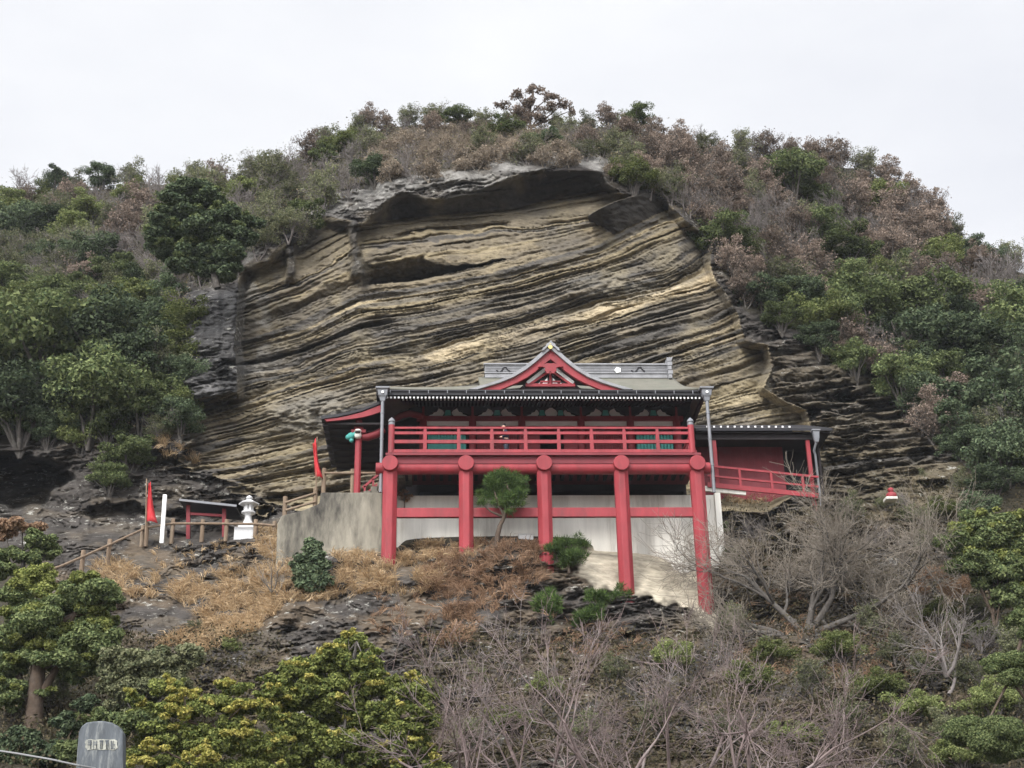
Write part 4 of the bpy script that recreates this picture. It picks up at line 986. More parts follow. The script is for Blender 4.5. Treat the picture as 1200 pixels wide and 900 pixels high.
# ------------------------------------------------------------------ the visitor on the balcony
def skinned(name, verts, edges, radii, mat, parent, sub=2):
    me = bpy.data.meshes.new(name); off = parent_loc(parent)
    me.from_pydata([Vector(v) for v in verts], edges, [])
    o = bpy.data.objects.new(name, me); COL.objects.link(o); o.parent = parent
    me.materials.append(mat)
    md = o.modifiers.new('skin', 'SKIN'); ly = me.skin_vertices[0]
    for i, r in enumerate(radii): ly.data[i].radius = (r, r) if not isinstance(r, tuple) else r
    ly.data[0].use_root = True
    sb = o.modifiers.new('sub', 'SUBSURF'); sb.levels = sub; sb.render_levels = sub
    for p in me.polygons: p.use_smooth = True
    md.use_smooth_shade = True
    return o
pw_ = W(592.5, 515, 56.0); per = empty('person', (pw_.x, 56.0, zf)); per.rotation_euler = (0, 0, 0)
tag(per, 'person with short black hair in a dark jacket leaning along the balcony rail', 'person')
S = 1.0
body_v = [(0, 0, .93), (.02, 0, 1.12), (.0, 0, 1.32), (-.04, -.01, 1.43), (-.06, -.01, 1.50), (-.08, -.01, 1.60), (-.085, -.01, 1.67),
          (.02, -.17, 1.36), (-.02, -.25, 1.12), (-.20, -.26, 1.02), (-.27, -.26, 1.02), (.02, .17, 1.36), (-.02, .24, 1.12), (-.2, .22, 1.03), (-.27, .22, 1.03),
          (.02, -.09, .86), (.0, -.10, .48), (.03, -.10, .09), (-.11, -.11, .04), (.05, .09, .86), (.06, .10, .48), (.1, .10, .09), (-.04, .11, .04)]
body_e = [(0, 1), (1, 2), (2, 3), (3, 4), (4, 5), (5, 6), (2, 7), (7, 8), (8, 9), (9, 10), (2, 11), (11, 12), (12, 13), (13, 14), (0, 15), (15, 16), (16, 17), (17, 18), (0, 19), (19, 20), (20, 21), (21, 22)]
body_r = [.13, .125, .13, .06, .055, .095, .085, .06, .045, .038, .042, .06, .045, .038, .042, .085, .06, .045, .04, .085, .06, .045, .04]
skinned('body', body_v, body_e, body_r, M['skin'], per)
skinned('jacket', [(0, 0, .88), (.02, 0, 1.12), (.0, 0, 1.33), (-.03, 0, 1.41), (.02, -.18, 1.37), (-.02, -.255, 1.12), (-.17, -.26, 1.03), (.02, .18, 1.37), (-.02, .25, 1.12), (-.17, .22, 1.04)],
        [(0, 1), (1, 2), (2, 3), (2, 4), (4, 5), (5, 6), (2, 7), (7, 8), (8, 9)], [.16, .15, .155, .08, .08, .065, .056, .08, .065, .056], M['jacket'], per)
skinned('trousers', [(0, 0, .92), (.02, -.09, .86), (.0, -.10, .48), (.03, -.10, .12), (.05, .09, .86), (.06, .10, .48), (.1, .10, .12)], [(0, 1), (1, 2), (2, 3), (0, 4), (4, 5), (5, 6)], [.145, .105, .08, .065, .105, .08, .065], M['jeans'], per)
skinned('hair', [(-.05, -.01, 1.62), (-.06, -.01, 1.70), (-.11, -.01, 1.735)], [(0, 1), (1, 2)], [.095, .105, .06], M['hair'], per)
skinned('left_shoe', [(.04, -.10, .06), (-.12, -.11, .045)], [(0, 1)], [.06, .05], M['shoe'], per)
skinned('right_shoe', [(.11, .10, .06), (-.05, .11, .045)], [(0, 1)], [.06, .05], M['shoe'], per)
for o in per.children:
    if o.name in ('left_shoe', 'right_shoe'): o.name = 'shoe'
m = MB()
for sy in (-.035, .035):
    m = MB(); m.box(-.185 + pw_.x, -.170 + pw_.x, 55.99 + sy - .014, 55.99 + sy + .014, zf + 1.605, zf + 1.622); m.build('eye', M['hair'], per)
m = MB(); m.tube([(-.175 + pw_.x, 55.99, zf + 1.60), (-.198 + pw_.x, 55.99, zf + 1.57), (-.17 + pw_.x, 55.99, zf + 1.56)], [.012, .016, .012], 6); m.build('nose', M['skin'], per, smooth=60)

# ------------------------------------------------------------------ vegetation: meshes
def leaves(rng, C0, N0, size, ratio=.55, flop=.8):
    """one small folded-diamond leaf per row of C0; N0 = outward directions"""
    n = len(C0)
    nrm = N0 + rng.normal(0, flop, (n, 3)) + np.array((0, 0, .35)); nrm /= np.linalg.norm(nrm, axis=1)[:, None] + 1e-9
    t = rng.normal(0, 1, (n, 3)); t -= nrm * (t * nrm).sum(1)[:, None]; t /= np.linalg.norm(t, axis=1)[:, None] + 1e-9
    b = np.cross(nrm, t)
    s = size * rng.uniform(.6, 1.4, n)[:, None]
    V_ = np.stack([C0 - t * s, C0 + b * s * ratio - nrm * s * .12, C0 + t * s, C0 - b * s * ratio - nrm * s * .12], 1).reshape(-1, 3)
    return V_, np.arange(n * 4).reshape(-1, 4)
def needles(rng, C0, N0, length, width):
    n = len(C0)
    d = N0 + rng.normal(0, .75, (n, 3)) + np.array((0, 0, .45)); d /= np.linalg.norm(d, axis=1)[:, None] + 1e-9
    a = rng.normal(0, 1, (n, 3)); b = np.cross(d, a); b /= np.linalg.norm(b, axis=1)[:, None] + 1e-9
    L_ = length * rng.uniform(.6, 1.3, n)[:, None]; w_ = width
    V_ = np.stack([C0 - b * w_, C0 + d * L_ * .6 - b * w_ * .8, C0 + d * L_, C0 + b * w_], 1).reshape(-1, 3)
    return V_, np.arange(n * 4).reshape(-1, 4)
def ball_pts(rng, n, cen, rad, shell=.5):
    d = rng.normal(0, 1, (n, 3)); d /= np.linalg.norm(d, axis=1)[:, None]
    r = shell + (1 - shell) * rng.uniform(0, 1, n) ** .6
    return np.array(cen) + d * r[:, None] * np.array(rad), d
def lumpy(rng, rx, rz, n_clump, cr, flat=.6, hemi=.15):
    """clump centres spread over an uneven dome of half-width rx and height rz"""
    out = []
    for i in range(n_clump):
        d = rng.normal(0, 1, 3); d /= np.linalg.norm(d)
        if d[2] < -hemi: d[2] = d[2] * .6
        k = rng.uniform(.45, 1.0) * (1 + .18 * math.sin(3 * math.atan2(d[1], d[0]) + rng.uniform(0, 1)))
        c = np.array((d[0] * rx * k, d[1] * rx * k, rz * .45 + d[2] * rz * .55 * k))
        r = cr * rng.uniform(.65, 1.35); out.append((c, (r, r, r * flat)))
    return out
def grow(rng, p, d, ln, r, depth, kids, spread=.6, up=.12, wob=.16, out=None, ratio=.62, nseg=4, rmin=.006, droop=0):
    """recursive limb: list of (a, b, ra, rb, depth)"""
    if out is None: out = []
    d = d / np.linalg.norm(d); pts = [p]; seg = ln / nseg; dirs = []
    for i in range(nseg):
        d = d + rng.normal(0, wob, 3) + np.array((0, 0, up - droop * (i / nseg))); d /= np.linalg.norm(d)
        q = pts[-1] + d * seg; ra = max(r * (1 - .55 * i / nseg), rmin); rb = max(r * (1 - .55 * (i + 1) / nseg), rmin)
        out.append((pts[-1], q, ra, rb, depth)); pts.append(q); dirs.append(d)
    if depth > 0:
        kk = kids[len(kids) - depth] if isinstance(kids, (list, tuple)) else kids
        for k in range(kk):
            f = rng.uniform(.25, 1.0) if k else 1.0
            i = min(int(f * nseg), nseg - 1); base = pts[i] + (pts[i + 1] - pts[i]) * (f * nseg - i if f < 1 else 1)
            nd = dirs[i] + rng.normal(0, spread, 3); 
            grow(rng, base, nd, ln * ratio * rng.uniform(.7, 1.25), max(r * (1 - .5 * f) * .62, rmin), depth - 1, kids, spread, up, wob, out, ratio, nseg if depth > 1 else max(2, nseg - 1), rmin, droop)
    return out
def tubes(segs, n=4):
    A = np.array([s[0] for s in segs]); B = np.array([s[1] for s in segs]); ra = np.array([s[2] for s in segs]); rb = np.array([s[3] for s in segs])
    d = B - A; d /= np.linalg.norm(d, axis=1)[:, None] + 1e-9
    ref = np.where(np.abs(d[:, 2:3]) < .9, np.array((0, 0, 1.)), np.array((0, 1., 0)))
    e1 = np.cross(d, ref); e1 /= np.linalg.norm(e1, axis=1)[:, None] + 1e-9; e2 = np.cross(d, e1)
    m = len(A); ang = 2 * np.pi * np.arange(n) / n
    ring = e1[:, None] * np.cos(ang)[None, :, None] + e2[:, None] * np.sin(ang)[None, :, None]
    V_ = np.concatenate([A[:, None] + ring * ra[:, None, None], B[:, None] + ring * rb[:, None, None]], 1).reshape(-1, 3)
    base = np.arange(m)[:, None, None] * (2 * n); k = np.arange(n)
    f = np.stack([k, (k + 1) % n, n + (k + 1) % n, n + k], -1)[None]
    return V_, (base + f).reshape(-1, 4)
def me_np(name, V_, F_, mat):
    o = mesh_np(name, V_, F_, mat, smooth=False); me = o.data; bpy.data.objects.remove(o); return me
def cat(parts):
    vs = []; fs = []; k = 0
    for v, f in parts: vs.append(v); fs.append(f + k); k += len(v)
    return np.concatenate(vs), np.concatenate(fs)

# kinds of hillside tree: (trunk mesh, crown mesh), unit = metres, base at the origin
def leafy_kind(seed, mat, rx=1.7, h=3.0, n_clump=26, per=260, size=.07, cr=.55, flat=.6, bare=.0, trunkmat='bark', low=.14):
    rng = np.random.RandomState(seed)
    cl = lumpy(rng, rx, h * (1 - low), n_clump, cr, flat)
    P_ = []; D_ = []
    for c, r in cl:
        c = c + np.array((0, 0, h * low)); p, d = ball_pts(rng, per, c, r, .35); P_.append(p); D_.append(d + np.array((0, 0, .3)))
    crown = leaves(rng, np.concatenate(P_), np.concatenate(D_), size)
    segs = []
    for c, r in cl[:14]:
        c = c + np.array((0, 0, h * low)); mid = np.array((c[0] * .35, c[1] * .35, c[2] * .5)) + rng.normal(0, .08, 3)
        segs += [(np.array((0, 0, -.4)), mid, .075, .05, 1), (mid, c, .05, .018, 0)]
    return me_np('trunk', *tubes(segs, 5), M[trunkmat]), me_np('crown', *crown, mat)
def twiggy_kind(seed, tmat, lmat=None, h=3.2, nl=0, size=.07, depth=4, kids=(4, 4, 4, 3), stems=3, spread=.55, ln=1.25, rmin=.009, lean=.35, up=.1):
    rng = np.random.RandomState(seed); segs = []
    for s in range(stems):
        a = 2 * math.pi * s / stems + rng.uniform(-.5, .5)
        grow(rng, np.array((0, 0, -.3)), np.array((math.cos(a) * lean, math.sin(a) * lean, 1)), ln, .065, depth, kids, spread, up, .13, segs, .64, 3, rmin)
    zmax = max(s[1][2] for s in segs); k = h / zmax
    segs = [(a * k, b * k, ra, rb, d) for a, b, ra, rb, d in segs]
    thick = [s for s in segs if s[4] >= 2]; fine = [s for s in segs if s[4] < 2]
    crown = [tubes(fine, 3)]
    tr = me_np('trunk', *tubes(thick, 5), tmat)
    if nl:
        E = np.array([s[1] for s in fine if s[4] == 0]); n1_ = nl // 3; pk = E[rng.randint(0, len(E), n1_)] + rng.normal(0, .11, (n1_, 3))
        rx = np.percentile(np.hypot(E[:, 0], E[:, 1]), 80); cl = lumpy(rng, rx, h * .8, 46, .34, .55); PP = [pk]
        for c, r in cl:
            p_, d_ = ball_pts(rng, (nl - n1_) // 46, c + np.array((0, 0, h * .2)), r, .3); PP.append(p_)
        pk = np.concatenate(PP); lv = leaves(rng, pk, rng.normal(0, .4, (len(pk), 3)), size)
        me = me_np('foliage', *lv, lmat)
        return tr, me_np('twigs', *crown[0], tmat), me
    return tr, me_np('twigs', *crown[0], tmat)
KIND = {
 'grey_bare': [twiggy_kind(100 + i, M['twig'], h=2.9) for i in range(3)],
 'brown_leaf': [twiggy_kind(120 + i, M['bark'], M['leafbrown'], nl=5200, size=.06, h=3.1) for i in range(4)],
 'grey_leaf': [twiggy_kind(140 + i, M['twig'], M['leafgrey'], nl=5200, size=.055, h=2.8) for i in range(3)],
 'olive': [leafy_kind(160 + i, M['leafolive'], 1.6, 2.6, 40, 240, .064, .48) for i in range(3)],
 'dark': [leafy_kind(180 + i, M['leafdark'], 1.8, 3.2, 42, 280, .070, .52, .6) for i in range(3)],
 'mid': [leafy_kind(200 + i, M['leafmid'], 1.7, 3.0, 40, 270, .070, .52, .6) for i in range(3)],
 'dry': [twiggy_kind(220 + i, M['thintwig'], M['drylight'], nl=2200, size=.075, h=2.0, lean=.6) for i in range(2)],
}
def place_tree(kind, var, loc, sc, rz, name, label, cat_, group, sz=1.0, parts=True):
    t = empty(name, loc, rz); t.scale = (sc, sc, sc * sz); tag(t, label, cat_, group)
    ms = KIND[kind][var % len(KIND[kind])]
    for me in ms:
        o = bpy.data.objects.new(me.name.split('.')[0], me); COL.objects.link(o); o.parent = t
    return t

# ---- where each hillside tree stands: regions of the picture and the mix of kinds there
rng = random.Random(11)
HL = []   # (u, v_centre, r_px, kind)
fixed = [ # larger individuals read from the photograph
 (232, 262, 46, 'bigpine'), (196, 290, 22, 'dark'), (15, 272, 26, 'dark'), (62, 212, 20, 'dark'), (120, 205, 20, 'dark'), (82, 240, 24, 'brown_leaf'), (110, 300, 22, 'dark'), (140, 320, 22, 'mid'),
 (60, 420, 60, 'mid'), (120, 400, 50, 'dark'), (25, 480, 46, 'dark'), (105, 470, 46, 'mid'), (150, 440, 40, 'dark'), (196, 392, 24, 'olive'), (170, 350, 22, 'olive'), (165, 480, 36, 'mid'), (20, 380, 34, 'olive'), (125, 365, 26, 'olive'),
 (150, 535, 24, 'mid'), (128, 560, 20, 'mid'), (15, 515, 24, 'mid'), (55, 505, 24, 'dark'), (95, 512, 22, 'olive'), (125, 505, 22, 'mid'), (185, 505, 18, 'grey_leaf'), (200, 470, 20, 'olive'), (-10, 500, 26, 'mid'),
 (440, 200, 20, 'dark'), (380, 180, 18, 'mid'), (592, 150, 18, 'mid'), (640, 160, 20, 'dark'), (745, 135, 20, 'mid'),
 (930, 212, 30, 'mid'), (845, 280, 24, 'mid'), (1010, 365, 34, 'mid'), (960, 375, 26, 'olive'), (1080, 370, 40, 'mid'), (1140, 420, 44, 'dark'), (1060, 455, 28, 'mid'), (1170, 480, 44, 'dark'), (1100, 410, 36, 'dark'), (1190, 400, 36, 'mid'), (1130, 500, 30, 'dark'), (1180, 540, 34, 'dark'), (1160, 300, 18, 'dark'),
 (690, 142, 18, 'grey_leaf'), (712, 134, 18, 'brown_leaf'), (668, 150, 16, 'grey_leaf'), (733, 150, 18, 'brown_leaf'), (478, 134, 18, 'grey_leaf'), (508, 128, 18, 'grey_leaf'), (538, 132, 18, 'mid'), (566, 138, 17, 'grey_leaf'), (452, 146, 18, 'brown_leaf'), (768, 150, 19, 'brown_leaf'), (798, 160, 19, 'brown_leaf'), (830, 170, 19, 'grey_leaf'), (432, 128, 16, 'brown_leaf'), (690, 165, 15, 'brown_leaf'), (725, 172, 18, 'grey_leaf'), (760, 178, 18, 'brown_leaf'),
 (1150, 335, 36, 'grey_bare'), (1110, 345, 28, 'grey_bare'), (955, 178, 22, 'brown_leaf'), (985, 184, 22, 'brown_leaf'), (1015, 192, 22, 'grey_leaf'), (1045, 206, 22, 'brown_leaf'), (1072, 226, 22, 'brown_leaf'), (1098, 242, 20, 'brown_leaf'), (1120, 268, 20, 'grey_leaf'), (1145, 290, 20, 'dark'), (900, 172, 21, 'brown_leaf'), (870, 168, 20, 'grey_leaf'), (928, 176, 20, 'brown_leaf'), (1185, 302, 20, 'grey_leaf'), (1185, 335, 30, 'grey_bare'),
]
HL += fixed
def ok_region(u, v):
    sv = skyv(u) - 14
    if v < sv: return False
    if u < 215: lim = 498 if u > 100 else 505
    elif u < 290: lim = 330 - (u - 215) * .45
    elif u < 440: lim = 292 - (u - 290) * .55
    elif u < 560: lim = 206 - (u - 440) * .12
    elif u < 710: lim = 182
    elif u < 800: lim = 205 + (u - 710) * .42
    elif u < 870: lim = 243 + (u - 800) * 1.5
    elif u < 960: lim = 352 + (u - 870) * .45
    elif u < 1060: lim = 400 + (u - 960) * .62
    else: lim = 470 + (u - 1060) * .75
    return v < lim
def pick(u, v):
    r = rng.random()
    if u < 300:
        if v < 330: w_ = dict(grey_bare=.22, grey_leaf=.36, olive=.2, dark=.13, brown_leaf=.09)
        else: w_ = dict(grey_bare=.10, grey_leaf=.12, olive=.22, dark=.28, mid=.28)
    elif u < 440: w_ = dict(grey_bare=.34, grey_leaf=.36, olive=.12, brown_leaf=.1, mid=.08)
    elif u < 720:
        w_ = dict(grey_bare=.28, grey_leaf=.34, brown_leaf=.16, dry=.22) if v < 160 else dict(grey_bare=.2, dry=.6, grey_leaf=.2)
    else:
        if v < 340: w_ = dict(grey_bare=.22, brown_leaf=.40, grey_leaf=.24, mid=.08, olive=.06)
        else: w_ = dict(grey_bare=.2, brown_leaf=.16, grey_leaf=.14, mid=.24, dark=.26)
    t = 0
    for k, x in w_.items():
        t += x
        if r <= t: return k
    return 'grey_leaf'
tries = 0
while len(HL) < 360 and tries < 90000:
    tries += 1
    u = rng.uniform(-25, 1225); v = rng.uniform(110, 560)
    if not ok_region(u, v): continue
    r = rng.uniform(17, 25) + (v - 200) * .012
    if u > 440 and u < 720: r = rng.uniform(12, 19)
    if all((u - a) ** 2 + ((v - b) * 1.25) ** 2 > (1.0 * min(r, 26) * .5 + min(c, 40) * .46) ** 2 for a, b, c, k in HL): HL.append((u, v, r, pick(u, v)))
# words
ORD = ['first', 'second', 'third', 'fourth', 'fifth', 'sixth', 'seventh', 'eighth', 'ninth', 'tenth', 'eleventh', 'twelfth', 'thirteenth', 'fourteenth', 'fifteenth', 'sixteenth', 'seventeenth', 'eighteenth', 'nineteenth', 'twentieth', 'twenty-first', 'twenty-second', 'twenty-third', 'twenty-fourth', 'twenty-fifth']
DESC = {'grey_bare': ('bare_tree', 'bare grey twiggy tree', 'bare grey trees on the hill'), 'brown_leaf': ('russet_tree', 'thin russet leaved tree', 'russet trees on the hill'),
        'grey_leaf': ('scrub_tree', 'sparse grey-green scrub tree', 'grey-green scrub trees on the hill'), 'olive': ('olive_green_tree', 'light olive-green bushy tree', 'olive-green trees on the hill'),
        'dark': ('evergreen_tree', 'dense dark evergreen tree', 'dark evergreens on the hill'), 'mid': ('broadleaf_tree', 'leafy mid-green tree', 'green broadleaf trees on the hill'), 'dry': ('dry_shrub', 'dry tan leaved shrub', 'dry shrubs above the cliff')}
def zone(u, v):
    if u < 330:
        t = 'on the left skyline' if v < skyv(u) + 24 else 'high on the left slope' if v < 300 else 'half way down the left slope' if v < 400 else 'above the dark left cave'
    elif u < 720: t = 'on the crest skyline' if v < skyv(u) + 10 else 'on the bank just above the cliff lip'
    else:
        t = 'on the right skyline' if v < skyv(u) + 24 else 'high on the right slope' if v < 270 else 'half way down the right slope' if v < 370 else 'low on the right slope'
    return t
zz = {}
for h in HL: zz.setdefault((h[3], zone(h[0], h[1])), []).append(h)
for (k, zn), hs in zz.items():
    hs.sort(key=lambda h: h[0])
    for i, (u, vc, r, kd) in enumerate(hs):
        if kd == 'bigpine': continue
        nm, ds, gp = DESC[kd]
        lab = f'{ds} {zn}' if len(hs) == 1 else f'{ds} {zn}, {ORD[i]} from left'
        hpx = r * {'grey_bare': 1.6, 'brown_leaf': 1.75, 'grey_leaf': 1.65, 'olive': 1.55, 'dark': 1.65, 'mid': 1.65, 'dry': 1.5}[kd]
        vb = vc + hpx * .55
        vb = max(vb, skyv(u) + 2)
        if vc < skyv(u) + 12: hpx *= .8
        Yt = terrY(u, vb); p = W(u, vb, Yt)
        zc_ = (Vector(p) - CAM).length; mpp = zc_ / FPX
        me = KIND[kd][0]; hm_ = {'grey_bare': 2.9, 'brown_leaf': 3.1, 'grey_leaf': 2.8, 'olive': 2.75, 'dark': 3.4, 'mid': 3.2, 'dry': 2.6}[kd]
        sc = hpx * mpp * 1.5 / hm_
        place_tree(kd, rng.randrange(4), p - Vector((0, 0, .12)), sc, rng.uniform(0, 6.28), nm, lab, 'tree' if kd != 'dry' else 'shrub', gp, rng.uniform(.88, 1.1))

# ------------------------------------------------------------------ single trees and shrubs drawn clump by clump
def clump_tree(name, label, cat_, clumps, Y, base, mat, tmat='barkbrown', size=.06, dens=1.0, group=None, style='leaf', tr=.09, trunk_pts=None, seed=1, depth_k=.8, limbs=True, mats2=None, fill=None, fr=(16, 9), nfill=0, grow_k=1.0):
    """clumps: (u, v, ru, rv[, dY]) seen from the photo's spot; each becomes a leafy ellipsoid at depth Y + dY"""
    rng = np.random.RandomState(seed)
    b = W(*base, Y); t = empty(name, b); tag(t, label, cat_, group)
    P_ = {}; D_ = {}; segs = []
    b_ = np.array(b)
    tp = [np.array(W(u, v, Y)) for u, v in trunk_pts] if trunk_pts else [b_ + np.array((0, 0, -.3)), b_ + np.array((0, 0, .3))]
    for i in range(len(tp) - 1):
        k0 = 1 - .6 * i / len(tp); k1 = 1 - .6 * (i + 1) / len(tp); segs.append((tp[i], tp[i + 1], tr * k0, tr * k1, 1))
    clumps = [(c[0], c[1], c[2] * grow_k, c[3] * grow_k, *c[4:]) for c in clumps]
    if mats2 and mats2[0] in ('leaflime', 'leafmid'):
        clumps += [(c[0], c[1] - c[3] * .8, c[2] * .75, c[3] * .5, (c[4] if len(c) > 4 else 0) - .2, 1) for c in clumps]
    if fill:
        lo = np.min(fill, 0); hi = np.max(fill, 0); k = 0
        while k < nfill:
            q = rng.uniform(lo, hi)
            if pip(np.array([q[0]]), np.array([q[1]]), fill)[0]:
                k += 1; z_ = rng.uniform(.7, 1.4); mk = 0
                clumps.append((q[0], q[1], fr[0] * z_, fr[1] * z_, rng.uniform(-.3, 1.2), mk))
                if mats2 and rng.uniform() < .7: clumps.append((q[0] + rng.normal(0, 6), q[1] - fr[1] * z_ * .8, fr[0] * z_ * .62, fr[1] * z_ * .42, clumps[-1][4] - .25, 1))
    for c in clumps:
        u, v, ru, rv = c[:4]; dy = c[4] if len(c) > 4 else rng.uniform(-.35, .35) * depth_k; mk = c[5] if len(c) > 5 else 0
        p = np.array(W(u, v, Y + dy)); mpp = np.linalg.norm(p - np.array(CAM)) / FPX
        rx, rz = ru * mpp, rv * mpp
        # break the clump into sub-clumps so that its outline is uneven
        ns = max(6, int(13 * (rx * rz) ** .5 / .5)); cs, _ = ball_pts(rng, ns, p, (rx * .85, rx * .7 * depth_k + .05, rz * .85), .15)
        for q in cs:
            rr_ = .40 * (rx * rz) ** .5 * rng.uniform(.7, 1.4)
            n = int(dens * 44 * (rr_ / size) ** 2 * .55); n = max(n, 14)
            pp, dd = ball_pts(rng, n, q, (rr_ * 1.15, rr_, rr_ * .7), .35)
            P_.setdefault(mk, []).append(pp); D_.setdefault(mk, []).append(dd + np.array((0, 0, .35)))
        if limbs and clumps.index(c) < 9:
            j = min(len(tp) - 1, max(0, int(rng.uniform(.4, 1) * len(tp)))); a = tp[j]; m_ = (a + p) / 2 + rng.normal(0, .08, 3) - np.array((0, 0, .05))
            segs += [(a, m_, tr * .5, tr * .35, 1), (m_, p, tr * .35, tr * .15, 0)]
    o = mesh_np('trunk', *tubes(segs, 6), M[tmat]); o.data.transform(Matrix.Translation(-Vector(b))); o.parent = t
    for mk in P_:
        f = leaves if style == 'leaf' else (lambda r, p, d, s: needles(r, p, d, s * 2.6, s * .16))
        vv, ff = f(rng, np.concatenate(P_[mk]), np.concatenate(D_[mk]), size)
        mm = mat if mk == 0 else mats2[mk - 1]
        o = mesh_np('crown' if mk == 0 else 'yellow_foliage' if mats2[0] == 'leafyellow' else 'top_foliage', vv - np.array(b), ff, M[mm]); o.parent = t  # second leaf colour, set mainly on the clump tops
    return t
NG = 'garden pines round the stage'
clump_tree('pine_tree', 'shapely young pine with a leaning trunk before the pale wall between red pillars', 'tree',
           [(592, 559, 17, 10), (577, 568, 15, 10), (606, 567, 14, 11), (590, 573, 19, 10), (569, 582, 13, 8), (602, 581, 16, 9), (612, 577, 8, 9), (563, 589, 8, 5), (584, 590, 14, 6), (604, 592, 11, 6), (596, 600, 8, 4)],
           54.9, (583, 634), 'needle', 'barkbrown', .075, 1.0, None, 'needle', .115, [(582, 642), (583, 628), (586, 616), (591, 606), (592, 594), (590, 580), (592, 562)], 3)
clump_tree('evergreen_bush', 'round dark evergreen bush on a short stem before the grey concrete wall', 'bush',
           [(366, 645, 17, 13), (356, 658, 17, 15), (377, 660, 16, 15), (364, 668, 22, 14), (355, 676, 14, 12), (378, 678, 14, 11), (367, 686, 17, 9)], 53.3, (367, 700), 'leafdark', 'barkbrown', .085, .8, None, 'leaf', .07, [(367, 703), (367, 690), (366, 660)], 4)
clump_tree('pine_shrub', 'spreading low pine shrub on the rock beside the third red pillar', 'shrub',
           [(650, 642, 11, 8), (664, 635, 13, 8), (680, 634, 11, 7), (657, 652, 14, 8), (674, 650, 15, 9), (664, 660, 13, 6)], 54.4, (666, 668), 'needle', 'barkbrown', .075, .9, NG, 'needle', .06, [(667, 672), (666, 660), (664, 645)], 5)
clump_tree('pine_shrub', 'small upright pine shrub low on the rock left of the larger pine shrub', 'shrub',
           [(641, 697, 10, 8), (634, 707, 10, 9), (649, 708, 10, 9), (641, 718, 14, 9), (640, 730, 11, 7)], 52.3, (641, 741), 'needle', 'barkbrown', .075, .9, NG, 'needle', .05, [(641, 745), (641, 730), (641, 705)], 6)
clump_tree('pine_shrub', 'open branched pine shrub with a high right tuft below the fourth red pillar', 'shrub',
           [(694, 697, 14, 8), (708, 703, 12, 8), (726, 688, 7, 5), (734, 696, 10, 5), (722, 698, 9, 5), (685, 722, 14, 9), (702, 716, 12, 8), (678, 730, 8, 6)], 52.2, (704, 744), 'needle', 'barkbrown', .075, .9, NG, 'needle', .05, [(704, 748), (703, 725), (708, 708), (718, 696)], 7)
clump_tree('wall_shrub', 'small dark reddish shrub on the wall top behind the first red pillar', 'shrub', [(473, 578, 8, 7), (478, 583, 6, 5)], 57.2, (474, 590), 'dryred', 'barkbrown', .05, .5, None, 'leaf', .03, None, 8)
clump_tree('windswept_pine', 'large dark windswept pine on the left shoulder of the cliff', 'tree',
           [(228, 226, 24, 9), (207, 240, 20, 9), (250, 240, 26, 9), (195, 258, 18, 10), (222, 256, 24, 10), (262, 258, 26, 9), (285, 262, 18, 9), (205, 276, 22, 10), (240, 276, 28, 10), (275, 279, 22, 9), (192, 292, 16, 8), (225, 296, 24, 10), (258, 298, 24, 9), (248, 314, 18, 8), (268, 318, 14, 7), (215, 310, 16, 8), (180, 278, 12, 8)],
           66.5, (252, 332), 'leafdark', 'bark', .085, .75, None, 'leaf', .2, [(255, 338), (250, 318), (238, 290), (230, 255), (228, 230)], 9, 1.2, grow_k=1.25, fill=[(200, 235), (250, 230), (300, 262), (285, 285), (255, 325), (205, 305), (178, 275)], nfill=8, fr=(20, 9), mats2=['leafmid'])  # paler leaf tops paint in the light falling from above
clump_tree('crest_tree', 'tall sparse russet leaved tree rising highest on the crest', 'tree',
           [(625, 104, 14, 6), (605, 112, 13, 6), (645, 113, 14, 6), (590, 122, 12, 6), (618, 120, 16, 6), (660, 122, 12, 6), (640, 127, 16, 6), (604, 132, 14, 6), (668, 130, 9, 5), (628, 138, 18, 6)],
           84, (630, 178), 'leafbrown', 'barkbrown', .085, .16, None, 'leaf', .13, [(632, 182), (630, 165), (622, 150), (620, 135), (625, 110)], 10)
# garden trees at the lower left
clump_tree('cloud_pruned_tree', 'big cloud pruned evergreen with a thick brown trunk at the left edge', 'tree',
           [(100, 695, 34, 15), (128, 705, 12, 10), (66, 712, 26, 13), (100, 728, 34, 14), (20, 700, 20, 14), (40, 740, 46, 20), (85, 752, 40, 17), (118, 750, 22, 18), (15, 765, 28, 16), (60, 770, 34, 14), (100, 778, 24, 12)],
           41.5, (40, 905), 'leafmid', 'barkbrown', .05, .75, 'pruned trees at the lower left', 'leaf', .34, [(38, 930), (38, 880), (40, 830), (45, 780), (58, 740)], 12, 1.0, grow_k=1.15, fill=[(0, 690), (60, 700), (125, 690), (140, 745), (120, 800), (70, 800), (20, 845), (0, 850)], nfill=18, fr=(20, 11), mats2=['leaflime'])
clump_tree('cloud_pruned_tree', 'yellow-green topped pruned ball above the thick trunked evergreen', 'tree',
           [(44, 672, 26, 12), (34, 684, 24, 11), (58, 684, 18, 10), (42, 694, 24, 8)], 43.5, (46, 740), 'leaflime', 'bark', .05, .75, 'pruned trees at the lower left', 'leaf', .06, [(50, 760), (45, 715), (42, 685)], 13)
clump_tree('cloud_pruned_tree', 'far pruned evergreen with a dry brown top at the left edge', 'tree',
           [(26, 618, 34, 7, 0, 1), (5, 622, 16, 9, .2, 1), (46, 632, 26, 10), (15, 652, 24, 11), (58, 645, 16, 11), (38, 655, 20, 9), (0, 668, 24, 10)], 47, (25, 720), 'leafmid', 'bark', .055, .75, 'pruned trees at the lower left', 'leaf', .12, [(25, 740), (25, 690), (28, 650)], 14, mats2=['dryred'])
